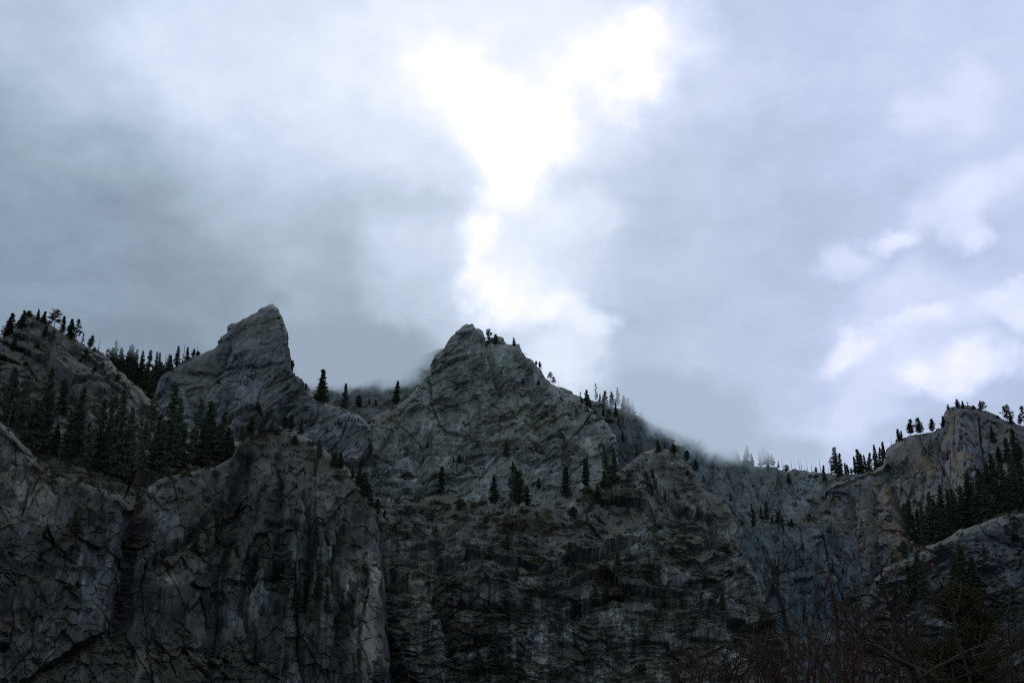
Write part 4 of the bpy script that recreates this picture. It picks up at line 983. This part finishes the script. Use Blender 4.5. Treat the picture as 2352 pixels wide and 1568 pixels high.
def bare_plant(name, label, cat, stems, Y, seed, m, twigs=10, twig_len=.30, leaves=0, leaf=.035, group=None, arch=(), lift=.2, red=None, sub=5):
    """stems: lists of points of the picture read at distance Y, thickness in pixels"""
    rg = rngs(seed)
    g = Geo(); tips = []
    root = None
    for path, r in stems:
        P3 = np.array([at(x, y, Y + .25 * rg.normal()) for x, y in path])
        if path[0][1] > 1500:
            foot = np.array((P3[0, 0] + .1 * rg.normal(), Y, -.1)); P3 = np.vstack((foot, P3))
        t = np.linspace(0, 1, len(P3)); tt = np.linspace(0, 1, 18)
        P3 = np.stack([np.interp(tt, t, P3[:, k]) for k in range(3)], 1) + np.cumsum(rg.normal(size=(18, 3)), 0) * .012
        if root is None:
            root = P3[0].copy(); root[2] = 0
        rr = 1.2 * r * Y / F
        g.tube(P3, rr * (1 - .8 * tt), 6)
        tot = np.linalg.norm(np.diff(P3, axis=0), axis=1).sum()
        for _ in range(twigs):
            f = .35 + .63 * rg.random(); i = min(16, int(f * 17))
            d = P3[i + 1] - P3[i]; d /= np.linalg.norm(d)
            side = rg.normal(size=3); side -= d * (side @ d); side /= np.linalg.norm(side)
            L = tot * twig_len * (.3 + .8 * rg.random()) * (1.25 - f)
            T1 = wander(P3[i], d * .7 + side * .8, L, rg, 6, .35, lift)
            g.tube(T1, rr * .42 * (1.1 - f) * np.linspace(1, .35, 7) + .006, 4)
            tips.append(T1[-1])
            for _ in range(sub):
                j = 1 + int(rg.random() * 5)
                d2 = T1[min(6, j + 1)] - T1[j]; d2 /= np.linalg.norm(d2)
                T2 = wander(T1[j], d2 + rg.normal(size=3) * .6, L * (.2 + .35 * rg.random()), rg, 4, .35, lift)
                g.tube(T2, np.linspace(.0085, .0045, 5) + rr * .04, 3)
                tips.append(T2[-1]); tips.append(T2[2])
    for path, r in arch:
        P3 = np.array([at(x, y, Y) for x, y in path])
        t = np.linspace(0, 1, len(P3)); tt = np.linspace(0, 1, 14)
        c = [np.polyval(np.polyfit(t, P3[:, k], min(3, len(P3) - 1)), tt) for k in range(3)]
        Q = np.stack(c, 1); g.tube(Q, r * Y / F * (1 - .6 * tt), 4)
        for k in range(3, 13):
            d = rg.normal(size=3); T2 = wander(Q[k], d, .12 + .12 * rg.random(), rg, 3, .4, 0); g.tube(T2, [.004, .0035, .003, .002], 3)
    o = bpy.data.objects.new(name, None); COL.objects.link(o); o.location = root
    tag(o, label, cat, group)
    me = g.mesh('branches', True); me.transform(Matrix.Translation(-Vector(root)))
    link('branches', me, m, o)
    if leaves and tips:
        tips = np.array(tips); k = rg.choice(len(tips), leaves)
        lg = Geo(); lg.clumps(tips[k] + rg.normal(size=(leaves, 3)) * .04, rg.normal(size=(leaves, 3)), leaf * (1 + rg.random(leaves)), leaf * .45, rg)
        me = lg.mesh('leaves'); me.transform(Matrix.Translation(-Vector(root))); link('leaves', me, lm, o)
    if red:
        lg = Geo(); q = at(red[0], red[1], Y)
        lg.clumps(np.array([q, q + .02]), np.array([(.2, 0, 1), (.5, .3, .6)]), .11, .055, rg)
        me = lg.mesh('leaf'); me.transform(Matrix.Translation(-Vector(root))); link('leaf', me, rl, o)
    return o


bare_plant('sapling', 'dark leafless sapling with one leaning trunk and a tall split tip', 'sapling', [([(1822, 1560), (1814, 1472), (1801, 1399), (1787, 1344), (1791, 1310), (1793, 1275)], 5),
           ([(1801, 1399), (1770, 1405), (1740, 1400), (1718, 1385)], 3), ([(1803, 1402), (1822, 1390), (1830, 1384)], 2.6), ([(1812, 1465), (1785, 1450), (1772, 1420), (1768, 1395)], 3), ([(1787, 1344), (1780, 1300), (1779, 1292)], 2)],
           34, 1, TWIG, 9, .22, 20)
bare_plant('dead_tree', 'thin dead conifer leader with bare arching side branches', 'dead tree', [([(1928, 1560), (1924, 1453), (1917, 1399), (1906, 1344), (1898, 1282), (1888, 1245), (1880, 1222)], 5)],
           42, 2, TWIG, 26, .05, 0, lift=.05, sub=2,
           arch=[([(1900, 1295), (1920, 1297), (1936, 1306), (1944, 1322)], 1.5), ([(1902, 1314), (1888, 1313), (1874, 1321), (1864, 1337)], 1.6), ([(1902, 1314), (1918, 1320), (1930, 1332), (1936, 1350)], 1.5), ([(1907, 1346), (1890, 1350), (1874, 1358), (1862, 1374)], 1.6),
                 ([(1911, 1366), (1895, 1372), (1880, 1388), (1870, 1412)], 1.7), ([(1917, 1421), (1900, 1418), (1886, 1424), (1872, 1438)], 1.8), ([(1920, 1440), (1906, 1438), (1890, 1446), (1878, 1458)], 1.6), ([(1912, 1385), (1926, 1380), (1940, 1388), (1950, 1404)], 1.5)])
bare_plant('shrub', 'large leafless shrub fanning out in long dark crossing stems', 'shrub', [([(2150, 1562), (2060, 1520), (1986, 1464), (1949, 1428), (1930, 1395), (1918, 1375)], 6.5), ([(2120, 1562), (2095, 1526), (2063, 1453), (2042, 1400), (2036, 1380), (2018, 1350)], 6),
           ([(2063, 1453), (2045, 1380), (2030, 1330), (2024, 1298)], 3), ([(1986, 1464), (1955, 1400), (1945, 1380)], 3), ([(2095, 1526), (2040, 1470), (2000, 1430), (1975, 1400)], 3), ([(2060, 1520), (1990, 1500), (1930, 1450), (1885, 1410)], 3.2), ([(2100, 1540), (2080, 1440), (2078, 1390), (2085, 1330)], 3)],
           30, 3, TWIG, 9, .28, 40)
bare_plant('shrub', 'leafless shrub with one red leaf on its highest twig beside the fir', 'shrub', [([(2230, 1562), (2200, 1470), (2190, 1400), (2172, 1355), (2150, 1325), (2141, 1302)], 3.4), ([(2200, 1450), (2180, 1370), (2160, 1362), (2135, 1340)], 2.2), ([(2195, 1420), (2206, 1340), (2185, 1300), (2170, 1272)], 1.8),
           ([(2190, 1400), (2140, 1390), (2090, 1400)], 2)], 32, 4, TWIG, 8, .18, 16, red=(2141, 1297))
bare_plant('shrub', 'low branch of a leafless shrub reaching sideways across the brown fir', 'shrub', [([(2100, 1562), (2150, 1530), (2215, 1492), (2278, 1466), (2330, 1452), (2380, 1440)], 4), ([(2180, 1512), (2240, 1505), (2310, 1482), (2370, 1476)], 2.6), ([(2120, 1562), (2190, 1550), (2260, 1520), (2340, 1500)], 2.8)],
           27, 5, TWIG, 9, .16, 10)
bare_plant('shrub', 'tall thin leafless shrub at the outer end beyond the brown fir', 'shrub', [([(2330, 1562), (2320, 1500), (2310, 1420), (2316, 1350)], 3), ([(2340, 1562), (2345, 1480), (2340, 1400), (2352, 1330)], 2.4), ([(2320, 1500), (2290, 1440), (2270, 1400)], 2)], 36, 6, TWIG, 9, .22, 14)
bare_plant('sapling', 'small forked leafless sapling standing apart at the edge of the thicket', 'sapling', [([(1550, 1562), (1549, 1545), (1538, 1515), (1534, 1488)], 3), ([(1549, 1545), (1562, 1528), (1570, 1500), (1571, 1490)], 2.4), ([(1552, 1555), (1540, 1540), (1522, 1530)], 1.8)], 30, 7, TWIG, 6, .12, 8)
rgb = rngs(12)
FILL = [(1620, 1500, 'thin leafless shrub next to the small forked sapling'), (1680, 1470, 'spindly leafless shrub with upright twigs, between forked sapling and leaning sapling'), (1740, 1440, 'leafless shrub leaning against the dark leaning sapling from below'),
        (1850, 1455, 'reddish brown shrub between the leaning sapling and the dead leader'), (1905, 1430, 'reddish brown shrub with orange leaves at the foot of the dead leader'), (1960, 1425, 'tangled brown shrub just past the dead leader'),
        (2010, 1420, 'tangled brown shrub behind the long crossing stems'), (2070, 1400, 'tall brown shrub rising behind the long crossing stems'), 
        (2300, 1520, 'low tangled shrub on the outer side of the brown fir'), (1785, 1480, 'low reddish shrub around the base of the leaning sapling'), (1935, 1490, 'low shrub with yellow leaves below the dead leader')]
for i, (x, top, lab) in enumerate(FILL):
    stems = []
    for k in range(7):
        xt = x + rgb.normal() * 45; yt = top - 45 + abs(rgb.normal()) * 55
        xb = x + rgb.normal() * 18
        stems.append(([(xb, 1562), ((xb * .6 + xt * .4) + rgb.normal() * 8, 1562 + (yt - 1562) * .45), (xt, yt)], 1.5 + 1.6 * rgb.random()))
    bare_plant('shrub', lab, 'shrub', stems, 26 + 14 * rgb.random(), 50 + i, TWIG2 if 1830 < x < 1980 or i % 3 == 0 else TWIG, 6, .30, 60 if 1830 < x < 2020 else 14, .03, 'leafless shrubs of the thicket', sub=1)

# brown tinged fir close by
FG = needle_mat('brown_green_needles', (.036, .047, .022), (.088, .068, .028))
p = at(2207, 1343, 55.0)
o = bpy.data.objects.new('fir_tree', None); COL.objects.link(o)
o.location = (p[0], 55.0, 0); o.scale = (p[2], p[2], p[2])
tag(o, 'bushy brown tinged fir standing among the leafless shrubs', 'conifer')
tr, cr = conifer(777, 'broad', .42)
tr.materials.append(BARK); cr.materials.append(FG)
link('trunk', tr, None, o); link('crown', cr, None, o)
